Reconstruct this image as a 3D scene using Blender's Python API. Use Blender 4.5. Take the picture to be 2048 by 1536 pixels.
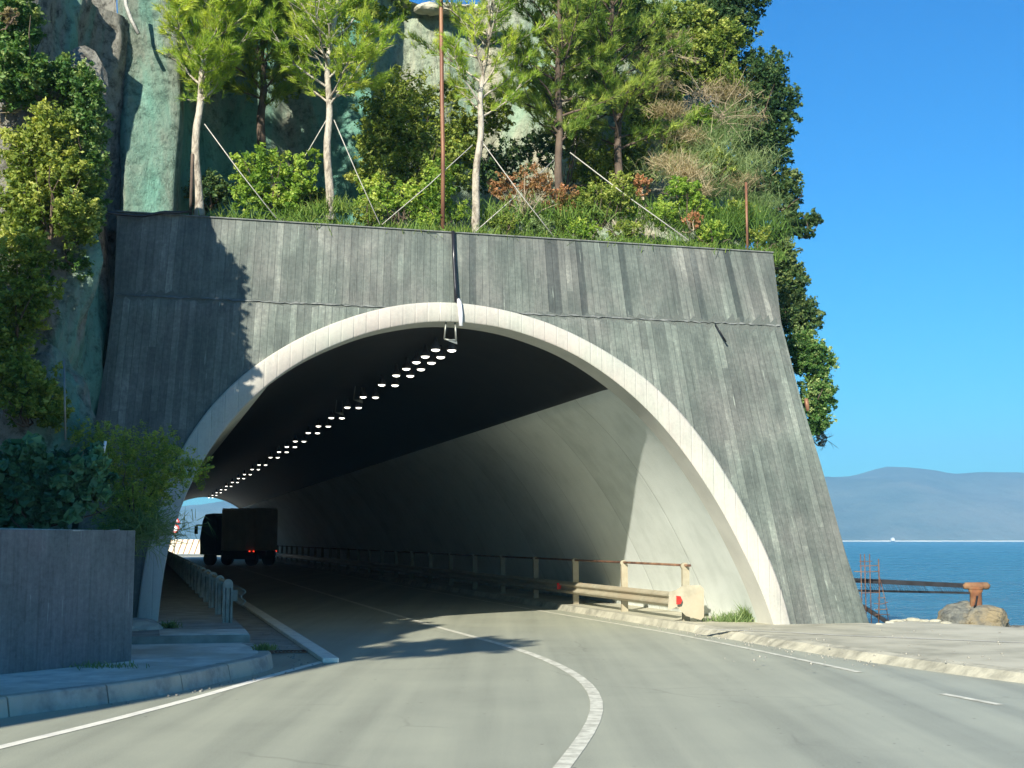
import bpy, math, random
import numpy as np
from mathutils import Vector
random.seed(7); rng = np.random.default_rng(7)
D = bpy.data; C = bpy.context.scene.collection; S = bpy.context.scene
rad = math.radians
for o in list(D.objects): D.objects.remove(o)

# ------------------------------------------------------------------ camera
CH = 1.8; FP = 2650.0; PITCH = math.atan(311 / FP)
cd = D.cameras.new('camera'); cam = D.objects.new('camera', cd); C.objects.link(cam)
cam.location = (0, 0, CH); cam.rotation_euler = (math.pi / 2 + PITCH, 0, 0)
cd.sensor_fit = 'HORIZONTAL'; cd.sensor_width = 36; cd.lens = 36 * FP / 2048
cd.clip_start = .1; cd.clip_end = 20000
S.camera = cam
# ------------------------------------------------------------------ light
SUN_AZ = (.342, .940); SUN_EL = rad(27)
w = D.worlds.new('World'); S.world = w; w.use_nodes = True
wn = w.node_tree; bg = wn.nodes['Background']
sky = wn.nodes.new('ShaderNodeTexSky'); sky.sky_type = 'NISHITA'; sky.sun_disc = False
sky.sun_elevation = SUN_EL; sky.sun_rotation = math.atan2(-SUN_AZ[0], -SUN_AZ[1])
sky.altitude = 0; sky.air_density = 1.1; sky.dust_density = .3; sky.ozone_density = 3.5
hs = wn.nodes.new('ShaderNodeHueSaturation'); hs.inputs['Saturation'].default_value = 1.38; hs.inputs['Hue'].default_value = .495
tn = wn.nodes.new('ShaderNodeMix'); tn.data_type = 'RGBA'; tn.blend_type = 'MULTIPLY'; tn.inputs[0].default_value = 1; tn.inputs[7].default_value = (.12, .52, .72, 1)
wn.links.new(sky.outputs[0], hs.inputs['Color']); wn.links.new(hs.outputs[0], tn.inputs[6]); wn.links.new(tn.outputs[2], bg.inputs[0])
bg.inputs[1].default_value = .085
sd = D.lights.new('sun', 'SUN'); sd.energy = 4.5; sd.angle = rad(.5); sd.color = (1, .94, .81)
sun = D.objects.new('sun', sd); C.objects.link(sun)
dv = Vector((SUN_AZ[0] * math.cos(SUN_EL), SUN_AZ[1] * math.cos(SUN_EL), -math.sin(SUN_EL)))
sun.rotation_euler = dv.to_track_quat('-Z', 'Y').to_euler(); sun.location = (-10, -30, 40)
S.view_settings.view_transform = 'Standard'; S.view_settings.look = 'None'
S.view_settings.exposure = 1.36; S.view_settings.gamma = 1
S.render.engine = 'CYCLES'
S.cycles.max_bounces = 8; S.cycles.diffuse_bounces = 6; S.cycles.transparent_max_bounces = 8
S.cycles.volume_bounces = 0
try: S.cycles.use_denoising = True
except Exception: pass

# ------------------------------------------------------------------ measuring
cp, sp_ = math.cos(PITCH), math.sin(PITCH)
def ray(u, v):
    x, y, z = (u - 1024) / FP, 1.0, (768 - v) / FP
    return np.array([x, y * cp - z * sp_, y * sp_ + z * cp])
CAM = np.array([0, 0, CH])
def onz(u, v, z=0.0):
    r = ray(u, v); return CAM + r * ((z - CH) / r[2])
def ony(u, v, y):
    r = ray(u, v); return CAM + r * (y / r[1])
TA = rad(15.4)
SD = np.array([math.cos(TA), math.sin(TA), 0]); TD = np.array([-math.sin(TA), math.cos(TA), 0])
LB = onz(290, 1265, .2)
def onf(u, v, t=0.0):
    r = ray(u, v); P0 = LB + TD * t
    return CAM + r * (np.dot(P0 - CAM, TD) / np.dot(r, TD))
_c = onf(922, 1200); O = np.array([_c[0], _c[1], 0.0])
def W(s, t, z): return O + SD * s + TD * t + np.array([0, 0, z])
def st(p):
    d = np.asarray(p) - O; return np.array([d @ SD, d @ TD, p[2]])
def fz(u, v): q = st(onf(u, v)); return (q[0], q[2])

# ------------------------------------------------------------------ object helpers
ORG = {}
def tag(o, label=None, cat=None, group=None, kind=None):
    if label: o['label'] = label
    if cat: o['category'] = cat
    if group: o['group'] = group
    if kind: o['kind'] = kind
    return o
def empty(name, loc, label=None, cat=None, group=None):
    o = D.objects.new(name, None); C.objects.link(o); o.location = tuple(map(float, loc)); o.empty_display_size = .2
    ORG[o.name] = np.array(loc, float); return tag(o, label, cat, group)
def link_mesh(name, me, mat, parent=None, org=None):
    if mat: me.materials.append(mat)
    o = D.objects.new(name, me); C.objects.link(o)
    if parent is not None:
        o.parent = parent; ORG[o.name] = ORG[parent.name]
    else:
        o.location = tuple(map(float, org)) if org is not None else (0, 0, 0)
        ORG[o.name] = np.array(org if org is not None else (0, 0, 0), float)
    return o
def npmesh(name, V, Fq, mat, parent=None, org=None, tint=None, smooth=False, uv=None, kind=None):
    """V (n,3) world, Fq (m,k) faces all of one size"""
    off = ORG[parent.name] if parent is not None else (np.array(org, float) if org is not None else np.zeros(3))
    V = np.asarray(V, float) - off; Fq = np.asarray(Fq, np.int32); k = Fq.shape[1]
    me = D.meshes.new(name)
    me.vertices.add(len(V)); me.vertices.foreach_set('co', V.astype(np.float32).ravel())
    me.loops.add(Fq.size); me.loops.foreach_set('vertex_index', Fq.ravel())
    me.polygons.add(len(Fq)); me.polygons.foreach_set('loop_start', np.arange(0, Fq.size, k, dtype=np.int32))
    me.polygons.foreach_set('loop_total', np.full(len(Fq), k, dtype=np.int32))
    if smooth: me.polygons.foreach_set('use_smooth', np.ones(len(Fq), bool))
    me.update(calc_edges=True)
    if tint is not None:
        a = me.attributes.new('tint', 'FLOAT', 'POINT'); a.data.foreach_set('value', np.asarray(tint, np.float32))
    if uv is not None:
        ul = me.uv_layers.new(name='UVMap'); ul.data.foreach_set('uv', np.asarray(uv, np.float32)[Fq.ravel()].ravel())
    me.validate()
    o = link_mesh(name, me, mat, parent, org)
    if kind: o['kind'] = kind
    return o
class MB:
    def __init__(s): s.v = []; s.f = []; s.sm = []
    def add(s, vs, fs, smooth=False):
        n = len(s.v); s.v += [tuple(map(float, p)) for p in vs]; s.f += [tuple(i + n for i in f) for f in fs]; s.sm += [smooth] * len(fs); return s
    def box(s, c, size, ax=None):
        c = np.array(c, float); a, b, d = [x / 2 for x in size]
        X, Y, Z = (np.eye(3) if ax is None else ax)
        vs = [c + X * i * a + Y * j * b + Z * k * d for i, j, k in ((-1,-1,-1),(1,-1,-1),(1,1,-1),(-1,1,-1),(-1,-1,1),(1,-1,1),(1,1,1),(-1,1,1))]
        return s.add(vs, [(0,3,2,1),(4,5,6,7),(0,1,5,4),(1,2,6,5),(2,3,7,6),(3,0,4,7)])
    def tube(s, pts, r, n=8, cap=True):
        pts = [np.array(p, float) for p in pts]; rs = r if hasattr(r, '__len__') else [r] * len(pts)
        vs = []; up = np.array([0.13, .31, 1.0])
        for i, p in enumerate(pts):
            d = pts[min(i + 1, len(pts) - 1)] - pts[max(i - 1, 0)]; d = d / (np.linalg.norm(d) + 1e-9)
            a = np.cross(d, up)
            if np.linalg.norm(a) < .2: a = np.cross(d, np.array([1.0, 0, 0]))
            a /= np.linalg.norm(a); b = np.cross(d, a)
            for k in range(n):
                th = 2 * math.pi * k / n; vs.append(p + (a * math.cos(th) + b * math.sin(th)) * rs[i])
        fs = [(i * n + k, i * n + (k + 1) % n, (i + 1) * n + (k + 1) % n, (i + 1) * n + k) for i in range(len(pts) - 1) for k in range(n)]
        s.add(vs, fs, True)
        if cap:
            m = len(s.v) - len(vs)
            s.f.append(tuple(m + k for k in range(n))[::-1]); s.sm.append(False)
            s.f.append(tuple(m + (len(pts) - 1) * n + k for k in range(n))); s.sm.append(False)
        return s
    def prism(s, poly, z0, z1, ax=None, org=(0, 0, 0)):
        """poly in 2D extruded along the third axis"""
        X, Y, Z = (np.eye(3) if ax is None else ax); org = np.array(org, float); n = len(poly)
        vs = [org + X * p[0] + Y * p[1] + Z * z0 for p in poly] + [org + X * p[0] + Y * p[1] + Z * z1 for p in poly]
        return s.add(vs, [tuple(range(n))[::-1], tuple(range(n, 2 * n))] + [(i, (i + 1) % n, n + (i + 1) % n, n + i) for i in range(n)])
    def strip(s, A, B, smooth=False):
        """ribbon between two polylines"""
        n = len(A); return s.add(list(A) + list(B), [(i, i + 1, n + i + 1, n + i) for i in range(n - 1)], smooth)
    def build(s, name, mat, parent=None, org=None, bevel=0):
        off = ORG[parent.name] if parent is not None else (np.array(org, float) if org is not None else np.zeros(3))
        me = D.meshes.new(name); me.from_pydata([tuple(np.array(p) - off) for p in s.v], [], s.f)
        me.polygons.foreach_set('use_smooth', s.sm); me.validate(); me.update()
        o = link_mesh(name, me, mat, parent, org)
        if bevel:
            b = o.modifiers.new('bevel', 'BEVEL'); b.width = bevel; b.segments = 2; b.limit_method = 'ANGLE'
        return o
def copy_tree(o, loc):
    c = o.copy(); C.objects.link(c); c.location = tuple(loc)
    for ch in list(o.children):
        d = ch.copy(); C.objects.link(d); d.parent = c
        for g in list(ch.children):
            e = g.copy(); C.objects.link(e); e.parent = d
    return c

# ------------------------------------------------------------------ materials
def newmat(name):
    m = D.materials.new(name); m.use_nodes = True; nt = m.node_tree
    return m, nt, nt.nodes['Principled BSDF']
def N(nt, t, **kw):
    n = nt.nodes.new(t)
    for k, v in kw.items():
        if k in n.inputs.keys() if isinstance(k, str) else False: n.inputs[k].default_value = v
        else: setattr(n, k, v)
    return n
def coords(nt, scale=(1, 1, 1), uv=False, rot=(0, 0, 0)):
    tc = nt.nodes.new('ShaderNodeTexCoord'); mp = nt.nodes.new('ShaderNodeMapping')
    mp.inputs['Scale'].default_value = scale; mp.inputs['Rotation'].default_value = rot
    nt.links.new(tc.outputs['UV' if uv else 'Object'], mp.inputs[0]); return mp.outputs[0]
def noise(nt, co, scale, detail=6, rough=.6, dist=0):
    n = nt.nodes.new('ShaderNodeTexNoise'); n.inputs['Scale'].default_value = scale; n.inputs['Detail'].default_value = detail
    n.inputs['Roughness'].default_value = rough; n.inputs['Distortion'].default_value = dist
    nt.links.new(co, n.inputs['Vector']); return n.outputs['Fac']
def ramp(nt, fac, stops, interp='LINEAR'):
    r = nt.nodes.new('ShaderNodeValToRGB'); r.color_ramp.interpolation = interp
    while len(r.color_ramp.elements) < len(stops): r.color_ramp.elements.new(.5)
    for e, (p, c) in zip(r.color_ramp.elements, stops): e.position = p; e.color = (*c, 1) if len(c) == 3 else c
    nt.links.new(fac, r.inputs[0]); return r.outputs[0]
def mix(nt, fac, a, b, mode='MIX'):
    m = nt.nodes.new('ShaderNodeMix'); m.data_type = 'RGBA'; m.blend_type = mode
    for i, x in ((0, fac), (6, a), (7, b)):
        if hasattr(x, 'links') or isinstance(x, bpy.types.NodeSocket): nt.links.new(x, m.inputs[i])
        elif i == 0: m.inputs[0].default_value = x
        else: m.inputs[i].default_value = (*x, 1)
    return m.outputs[2]
def mth(nt, op, a, b=0.0, c=None):
    m = nt.nodes.new('ShaderNodeMath'); m.operation = op
    for i, x in enumerate((a, b) if c is None else (a, b, c)):
        if isinstance(x, bpy.types.NodeSocket): nt.links.new(x, m.inputs[i])
        else: m.inputs[i].default_value = x
    return m.outputs[0]
def bump(nt, b, h, strength=.3, dist=.02):
    n = nt.nodes.new('ShaderNodeBump'); n.inputs['Strength'].default_value = strength; n.inputs['Distance'].default_value = dist
    nt.links.new(h, n.inputs['Height']); nt.links.new(n.outputs[0], b.inputs['Normal'])
def simple(name, c1, c2=None, scale=6, rough=.7, metal=0, bmp=.2, bd=.01, stretch=(1, 1, 1), det=6, lo=.35, hi=.65, c3=None, spec=.3):
    m, nt, b = newmat(name); c2 = c2 or tuple(x * .7 for x in c1)
    co = coords(nt, stretch); n = noise(nt, co, scale, det)
    col = ramp(nt, n, [(lo, c2), (hi, c1)])
    if c3:
        n3 = noise(nt, co, scale * .23, 5); col = mix(nt, ramp(nt, n3, [(.45, (0, 0, 0)), (.62, (1, 1, 1))]), col, c3)
    nt.links.new(col, b.inputs['Base Color']); b.inputs['Roughness'].default_value = rough; b.inputs['Metallic'].default_value = metal
    b.inputs['Specular IOR Level'].default_value = spec
    if bmp: bump(nt, b, noise(nt, co, scale * 3, 6), bmp, bd)
    return m
def leafmat(name, dark, mid, light, trans=.25, rough=.55):
    m, nt, b = newmat(name)
    a = nt.nodes.new('ShaderNodeAttribute'); a.attribute_name = 'tint'
    col = ramp(nt, a.outputs['Fac'], [(0, dark), (.5, mid), (1, light)])
    nt.links.new(col, b.inputs['Base Color']); b.inputs['Roughness'].default_value = rough; b.inputs['Specular IOR Level'].default_value = .25
    tr = nt.nodes.new('ShaderNodeBsdfTranslucent'); nt.links.new(mix(nt, 1.0, col, (1.7, 1.6, .6), 'MULTIPLY'), tr.inputs[0])
    ms = nt.nodes.new('ShaderNodeMixShader'); ms.inputs[0].default_value = trans
    nt.links.new(b.outputs[0], ms.inputs[1]); nt.links.new(tr.outputs[0], ms.inputs[2])
    nt.links.new(ms.outputs[0], nt.nodes['Material Output'].inputs[0]); return m

def board_mat(name, tones, period=.16, wet=.5, rough=.75, gap=.10, tone_k=.13, lines=.45, rowh=2.35, darks=()):
    """board marked painted concrete; UV.x runs across the boards in metres, UV.y up"""
    m, nt, b = newmat(name); tc = nt.nodes.new('ShaderNodeTexCoord'); sx = nt.nodes.new('ShaderNodeSeparateXYZ')
    nt.links.new(tc.outputs['UV'], sx.inputs[0])
    x = mth(nt, 'DIVIDE', sx.outputs[0], period)
    # wobble board length: rows of boards
    xi = mth(nt, 'FLOOR', x)
    wn0 = nt.nodes.new('ShaderNodeTexWhiteNoise'); wn0.noise_dimensions = '1D'; nt.links.new(xi, wn0.inputs['W'])
    row = mth(nt, 'FLOOR', mth(nt, 'DIVIDE', mth(nt, 'ADD', sx.outputs[1], mth(nt, 'MULTIPLY', wn0.outputs['Value'], rowh)), rowh))
    cmb = nt.nodes.new('ShaderNodeCombineXYZ'); nt.links.new(xi, cmb.inputs[0]); nt.links.new(row, cmb.inputs[1])
    wnz = nt.nodes.new('ShaderNodeTexWhiteNoise'); wnz.noise_dimensions = '3D'; nt.links.new(cmb.outputs[0], wnz.inputs['Vector'])
    fr = mth(nt, 'FRACT', x); edge = mth(nt, 'MULTIPLY', mth(nt, 'ABSOLUTE', mth(nt, 'SUBTRACT', fr, .5)), 2)
    co1 = nt.nodes.new('ShaderNodeMapping'); co1.inputs['Scale'].default_value = (9, .7, 1); nt.links.new(tc.outputs['UV'], co1.inputs[0])
    streak = noise(nt, co1.outputs[0], 1.9, 9, .75); 
    co2 = nt.nodes.new('ShaderNodeMapping'); co2.inputs['Scale'].default_value = (1.4, .8, 1); nt.links.new(tc.outputs['UV'], co2.inputs[0])
    blot = noise(nt, co2.outputs[0], 1.1, 8, .65, .4)
    fine = noise(nt, tc.outputs['UV'], 14, 8, .75)
    v = mth(nt, 'ADD', mth(nt, 'MULTIPLY', mth(nt, 'POWER', wnz.outputs['Value'], 2.0), tone_k), mth(nt, 'ADD', mth(nt, 'MULTIPLY', streak, .55), mth(nt, 'ADD', mth(nt, 'MULTIPLY', blot, .75), mth(nt, 'MULTIPLY', fine, .58))))
    v = mth(nt, 'SUBTRACT', v, .51)
    col = ramp(nt, v, tones)
    if darks:
        for d0, d1 in darks:
            k_ = mth(nt, 'MULTIPLY', mth(nt, 'GREATER_THAN', sx.outputs[0], d0), mth(nt, 'LESS_THAN', sx.outputs[0], d1))
            col = mix(nt, mth(nt, 'MULTIPLY', k_, .62), col, mix(nt, 1.0, col, (.28, .33, .38), 'MULTIPLY'))
    # pinkish / greenish drift
    hue = noise(nt, co2.outputs[0], .55, 4); col = mix(nt, ramp(nt, hue, [(.42, (0, 0, 0)), (.6, (.8,) * 3)]), col, mix(nt, 1.0, col, (1.06, .93, .97), 'MULTIPLY'))
    # dark lines between boards
    ln = ramp(nt, edge, [(1 - gap * 1.4, (1, 1, 1)), (1, (.5, .5, .52))]); lnk = mth(nt, 'MULTIPLY', wnz.outputs['Value'], lines)
    col = mix(nt, lnk, col, mix(nt, 1.0, col, ln, 'MULTIPLY'))
    # light drips
    co3 = nt.nodes.new('ShaderNodeMapping'); co3.inputs['Scale'].default_value = (14, .55, 1); nt.links.new(tc.outputs['UV'], co3.inputs[0])
    dr = noise(nt, co3.outputs[0], 1.3, 5, .6); brk = noise(nt, tc.outputs['UV'], 5, 5)
    dm = mth(nt, 'MULTIPLY', ramp(nt, dr, [(.63, (0,) * 3), (.70, (1,) * 3)]), ramp(nt, brk, [(.45, (0,) * 3), (.6, (1,) * 3)]))
    col = mix(nt, mth(nt, 'MULTIPLY', dm, .35), col, tuple(min(1, c * 1.9) for c in tones[-1][1]))
    nt.links.new(col, b.inputs['Base Color']); b.inputs['Roughness'].default_value = rough; b.inputs['Specular IOR Level'].default_value = .25
    h = mth(nt, 'ADD', mth(nt, 'MULTIPLY', wnz.outputs['Value'], .5), mth(nt, 'ADD', mth(nt, 'MULTIPLY', streak, .8), mth(nt, 'MULTIPLY', ramp(nt, edge, [(.86, (1,) * 3), (1, (0,) * 3)]), .9)))
    bump(nt, b, mth(nt, 'ADD', h, mth(nt, 'MULTIPLY', fine, .5)), .55, .012)
    return m

M = {}
M['facade'] = board_mat('weathered_dark_boards', [(.1, (.042, .052, .05)), (.42, (.102, .120, .106)), (.62, (.162, .188, .162)), (.85, (.32, .36, .30))], period=.125, tone_k=.19, lines=.85, rowh=4.2, darks=((.125, .25), (1.625, 1.875), (2.25, 2.375), (3.125, 3.25), (4.625, 4.75), (5.375, 5.5)))
M['stub'] = board_mat('blue_black_boards', [(.15, (.07, .072, .07)), (.45, (.165, .17, .16)), (.85, (.31, .315, .29))], period=.2, tone_k=.10)
M['ring'] = board_mat('whitewashed_boards', [(.05, (.24, .245, .21)), (.3, (.35, .355, .31)), (.5, (.42, .425, .365)), (.8, (.47, .47, .40))], period=.23, gap=.04, tone_k=.12, lines=.13, rowh=99)
def lining_mat():
    m, nt, b = newmat('grey_green_lining'); co = coords(nt, rot=(0, 0, -TA0)); sx = nt.nodes.new('ShaderNodeSeparateXYZ'); nt.links.new(co, sx.inputs[0])
    seg = mth(nt, 'DIVIDE', sx.outputs[1], 3.0); wz = nt.nodes.new('ShaderNodeTexWhiteNoise'); wz.noise_dimensions = '1D'; nt.links.new(mth(nt, 'FLOOR', seg), wz.inputs['W'])
    e = mth(nt, 'MULTIPLY', mth(nt, 'ABSOLUTE', mth(nt, 'SUBTRACT', mth(nt, 'FRACT', seg), .5)), 2)
    n = noise(nt, coords(nt, (1, .6, 1.4)), .8, 9, .62, .3); s = noise(nt, coords(nt, (3, 3, .35)), .9, 7, .6)
    v = mth(nt, 'ADD', mth(nt, 'MULTIPLY', n, .5), mth(nt, 'ADD', mth(nt, 'MULTIPLY', s, .35), mth(nt, 'MULTIPLY', wz.outputs['Value'], .14)))
    col = ramp(nt, v, [(.32, (.56, .61, .57)), (.5, (.70, .75, .71)), (.68, (.77, .82, .78))])
    col = mix(nt, 1.0, col, ramp(nt, e, [(.985, (1, 1, 1)), (1, (.6, .6, .6))]), 'MULTIPLY')
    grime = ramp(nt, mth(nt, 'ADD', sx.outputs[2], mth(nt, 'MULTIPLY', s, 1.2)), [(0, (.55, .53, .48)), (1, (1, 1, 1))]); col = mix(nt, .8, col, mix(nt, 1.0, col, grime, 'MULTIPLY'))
    nt.links.new(col, b.inputs['Base Color']); b.inputs['Roughness'].default_value = .6; b.inputs['Specular IOR Level'].default_value = .3
    bump(nt, b, mth(nt, 'ADD', n, mth(nt, 'MULTIPLY', ramp(nt, e, [(.97, (1,) * 3), (1, (0,) * 3)]), .5)), .35, .03); return m
TA0 = rad(15.4); M['lining'] = lining_mat()
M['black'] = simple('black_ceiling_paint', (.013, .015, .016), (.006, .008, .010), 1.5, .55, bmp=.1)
M['conc'] = simple('pale_concrete', (.74, .72, .63), (.46, .46, .41), 2.6, .85, bmp=.5, bd=.02, c3=(.46, .43, .34), det=12, lo=.3, hi=.6)
M['conc2'] = simple('dusty_concrete', (.42, .40, .30), (.26, .25, .19), 1.3, .9, bmp=.5, bd=.015, c3=(.48, .455, .35), det=12, lo=.3, hi=.6)
M['kerb'] = simple('kerb_concrete', (.44, .43, .37), (.25, .25, .22), 5.5, .85, bmp=.6, bd=.015, c3=(.46, .43, .34), det=9)
M['slab'] = simple('rough_floor', (.36, .345, .29), (.22, .215, .185), 2.5, .9, bmp=.5, bd=.03)
M['paint'] = simple('road_paint', (.78, .76, .65), (.58, .57, .52), 5, .7, bmp=.1, lo=.3, hi=.55)
M['paint_old'] = simple('worn_road_paint', (.66, .65, .54), (.42, .41, .33), 7, .75, bmp=.1, lo=.36, hi=.6)
M['steel'] = simple('cream_painted_steel', (.40, .37, .27), (.28, .255, .18), 4, .5, bmp=.08, c3=(.34, .29, .20))
M['galv'] = simple('galvanised_steel', (.30, .31, .275), (.17, .18, .16), 5, .42, .5, bmp=.05)
M['rust'] = simple('rusty_steel', (.17, .085, .05), (.075, .04, .03), 9, .8, .2, bmp=.4, bd=.008, c3=(.24, .14, .08))
M['rustcast'] = simple('rusty_cast_iron', (.24, .10, .04), (.13, .06, .035), 7, .85, .1, bmp=.6, bd=.02, c3=(.26, .17, .09))
M['dkiron'] = simple('tarred_iron', (.022, .024, .028), (.012, .012, .014), 5, .6, .3)
M['redpipe'] = simple('brown_pipe', (.22, .10, .06), (.13, .06, .04), 3, .5, .1, stretch=(3, 3, .6), bmp=.1, c3=(.30, .16, .08))
M['whiteplastic'] = simple('white_pipe', (.80, .80, .80), (.7, .7, .72), 5, .35, bmp=0)
M['blackplastic'] = simple('black_pipe', (.012, .013, .016), (.02, .02, .025), 5, .3, bmp=0, spec=.5)
M['rope'] = simple('grey_rope', (.48, .46, .40), (.30, .29, .26), 30, .9, bmp=.3)
M['bark'] = simple('pale_bark', (.42, .37, .29), (.13, .105, .08), 11, .9, bmp=1, bd=.03, stretch=(1, 1, .45), c3=(.50, .46, .38), lo=.36, hi=.56, det=10)
M['bark_dk'] = simple('brown_bark', (.15, .11, .08), (.06, .045, .035), 7, .9, bmp=.8, bd=.02, stretch=(1, 1, .35))
M['twig'] = simple('dry_twig', (.46, .38, .26), (.28, .22, .15), 9, .9, bmp=.2)
M['rock'] = simple('sea_rock', (.20, .20, .165), (.08, .085, .078), 5, .9, bmp=1, bd=.05, c3=(.25, .20, .115), det=12)
M['soil'] = simple('dry_soil', (.22, .18, .12), (.12, .10, .07), 2.0, .95, bmp=.8, bd=.05)
# road : pale dusty asphalt with faint wheel tracks
def road_mat():
    m, nt, b = newmat('dusty_asphalt'); tc = nt.nodes.new('ShaderNodeTexCoord')
    co = coords(nt); mp = nt.nodes.new('ShaderNodeMapping'); mp.inputs['Rotation'].default_value = (0, 0, -rad(12)); mp.inputs['Scale'].default_value = (1.8, .05, 1)
    nt.links.new(tc.outputs['Object'], mp.inputs[0])
    t = noise(nt, mp.outputs[0], 1.0, 5, .55, .2); n = noise(nt, co, .55, 8, .65); f = noise(nt, co, 55, 4, .8)
    v = mth(nt, 'ADD', mth(nt, 'MULTIPLY', t, .42), mth(nt, 'ADD', mth(nt, 'MULTIPLY', n, .22), mth(nt, 'MULTIPLY', f, .42)))
    col = ramp(nt, v, [(.38, (.225, .235, .185)), (.52, (.325, .335, .262)), (.66, (.41, .42, .32))])
    sp = nt.nodes.new('ShaderNodeTexVoronoi'); sp.inputs['Scale'].default_value = 4.2; nt.links.new(co, sp.inputs['Vector'])
    gate = noise(nt, co, .9, 3)
    k = mth(nt, 'MULTIPLY', ramp(nt, sp.outputs['Distance'], [(.055, (1,) * 3), (.085, (0,) * 3)]), ramp(nt, gate, [(.5, (0,) * 3), (.55, (1,) * 3)]))
    col = mix(nt, mth(nt, 'MULTIPLY', k, .75), col, (.07, .07, .065))
    cr = nt.nodes.new('ShaderNodeTexVoronoi'); cr.feature = 'DISTANCE_TO_EDGE'; cr.inputs['Scale'].default_value = .35
    wob = nt.nodes.new('ShaderNodeMix'); wob.data_type = 'VECTOR'; wob.inputs[0].default_value = .12
    nz = nt.nodes.new('ShaderNodeTexNoise'); nz.inputs['Scale'].default_value = 2.2; nt.links.new(co, nz.inputs['Vector'])
    nt.links.new(co, wob.inputs[4]); nt.links.new(nz.outputs['Color'], wob.inputs[5]); nt.links.new(wob.outputs[1], cr.inputs['Vector'])
    ck = mth(nt, 'MULTIPLY', ramp(nt, cr.outputs['Distance'], [(.002, (1,) * 3), (.006, (0,) * 3)]), ramp(nt, noise(nt, co, .35, 2), [(.52, (0,) * 3), (.6, (1,) * 3)]))
    col = mix(nt, mth(nt, 'MULTIPLY', ck, .3), col, (.12, .12, .10))
    fg = noise(nt, co, 130, 3, .9); col = mix(nt, .55, col, mix(nt, 1.0, col, ramp(nt, fg, [(.35, (.72, .72, .72)), (.65, (1.25, 1.25, 1.25))]), 'MULTIPLY'))
    nt.links.new(col, b.inputs['Base Color']); b.inputs['Roughness'].default_value = .62; b.inputs['Specular IOR Level'].default_value = .35
    bump(nt, b, noise(nt, co, 70, 5, .8), .6, .006); return m
M['road'] = road_mat()
# shotcreted cliff : turquoise spray over brown-grey rock ; greener to the left
def cliff_mat(name, greens, rocks, lo, hi, zk=0, z0=7.5):
    m, nt, b = newmat(name); co = coords(nt); st_ = coords(nt, (1, 1, .28))
    f = noise(nt, co, 5, 12, .78); g = noise(nt, st_, 1.1, 11, .70, .8); big = noise(nt, st_, .5, 6, .6, .8)
    if zk:
        tcz = nt.nodes.new('ShaderNodeTexCoord'); sz = nt.nodes.new('ShaderNodeSeparateXYZ'); nt.links.new(tcz.outputs['Object'], sz.inputs[0])
        big = mth(nt, 'ADD', big, mth(nt, 'MULTIPLY', mth(nt, 'SUBTRACT', sz.outputs[2], z0), zk))
    gc = ramp(nt, g, [(.32, greens[0]), (.5, greens[1]), (.7, greens[2])]); rc = ramp(nt, f, [(.34, rocks[0]), (.52, rocks[1]), (.72, rocks[2])])
    col = mix(nt, ramp(nt, big, [(lo, (0,) * 3), (hi, (1,) * 3)]), gc, rc)
    fleck = ramp(nt, f, [(.36, (.35,) * 3), (.5, (1,) * 3)]); col = mix(nt, .8, col, mix(nt, 1.0, col, fleck, 'MULTIPLY'))
    nt.links.new(col, b.inputs['Base Color']); b.inputs['Roughness'].default_value = .88; b.inputs['Specular IOR Level'].default_value = .2
    bump(nt, b, mth(nt, 'ADD', f, mth(nt, 'MULTIPLY', g, 1.4)), .95, .16); return m
M['cliff'] = cliff_mat('shotcrete_cliff', ((.08, .23, .18), (.17, .40, .31), (.28, .50, .39)), ((.16, .17, .13), (.29, .30, .235), (.42, .41, .33)), .50, .66)
M['cliffdark'] = cliff_mat('grey_brown_rock', ((.09, .22, .165), (.20, .40, .30), (.34, .52, .40)), ((.15, .145, .12), (.30, .29, .245), (.44, .43, .37)), .42, .52, .022, 6.5)
M['slabgreen'] = cliff_mat('turquoise_shotcrete', ((.11, .27, .21), (.19, .39, .30), (.30, .49, .39)), ((.13, .17, .13), (.24, .28, .22), (.36, .39, .31)), .42, .56)
M['cream'] = cliff_mat('sunlit_cream_rock', ((.20, .36, .26), (.34, .48, .34), (.46, .55, .40)), ((.30, .28, .20), (.50, .47, .35), (.62, .59, .46)), .42, .60)
# sea
def sea_mat():
    m, nt, b = newmat('sea_water')
    n = noise(nt, coords(nt, (.05, .16, 1)), 1, 6, .6, .5); n2 = noise(nt, coords(nt, (.35, 1.1, 1)), 1, 7, .65, .4)
    v = mth(nt, 'ADD', mth(nt, 'MULTIPLY', n, .6), mth(nt, 'MULTIPLY', n2, .4))
    col = ramp(nt, v, [(.38, (.010, .08, .13)), (.5, (.03, .15, .22)), (.64, (.07, .26, .35))])
    nt.links.new(col, b.inputs['Base Color']); b.inputs['Specular IOR Level'].default_value = .45
    nt.links.new(mth(nt, 'MULTIPLY_ADD', n, .5, .02), b.inputs['Roughness'])
    hh = mth(nt, 'ADD', noise(nt, coords(nt, (.5, 1.4, 1)), 1, 8, .65, .6), mth(nt, 'MULTIPLY', noise(nt, coords(nt, (.08, .25, 1)), 1, 5), 2.5))
    bump(nt, b, hh, 1.0, 1.2); return m
M['sea'] = sea_mat()
M['hill'] = simple('scrubby_mountain', (.10, .125, .10), (.055, .08, .065), .012, .95, bmp=.8, bd=8, det=12, c3=(.15, .16, .13))
M['shore'] = simple('pale_beach', (.62, .60, .52), (.45, .44, .38), .02, .9, bmp=0)
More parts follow.
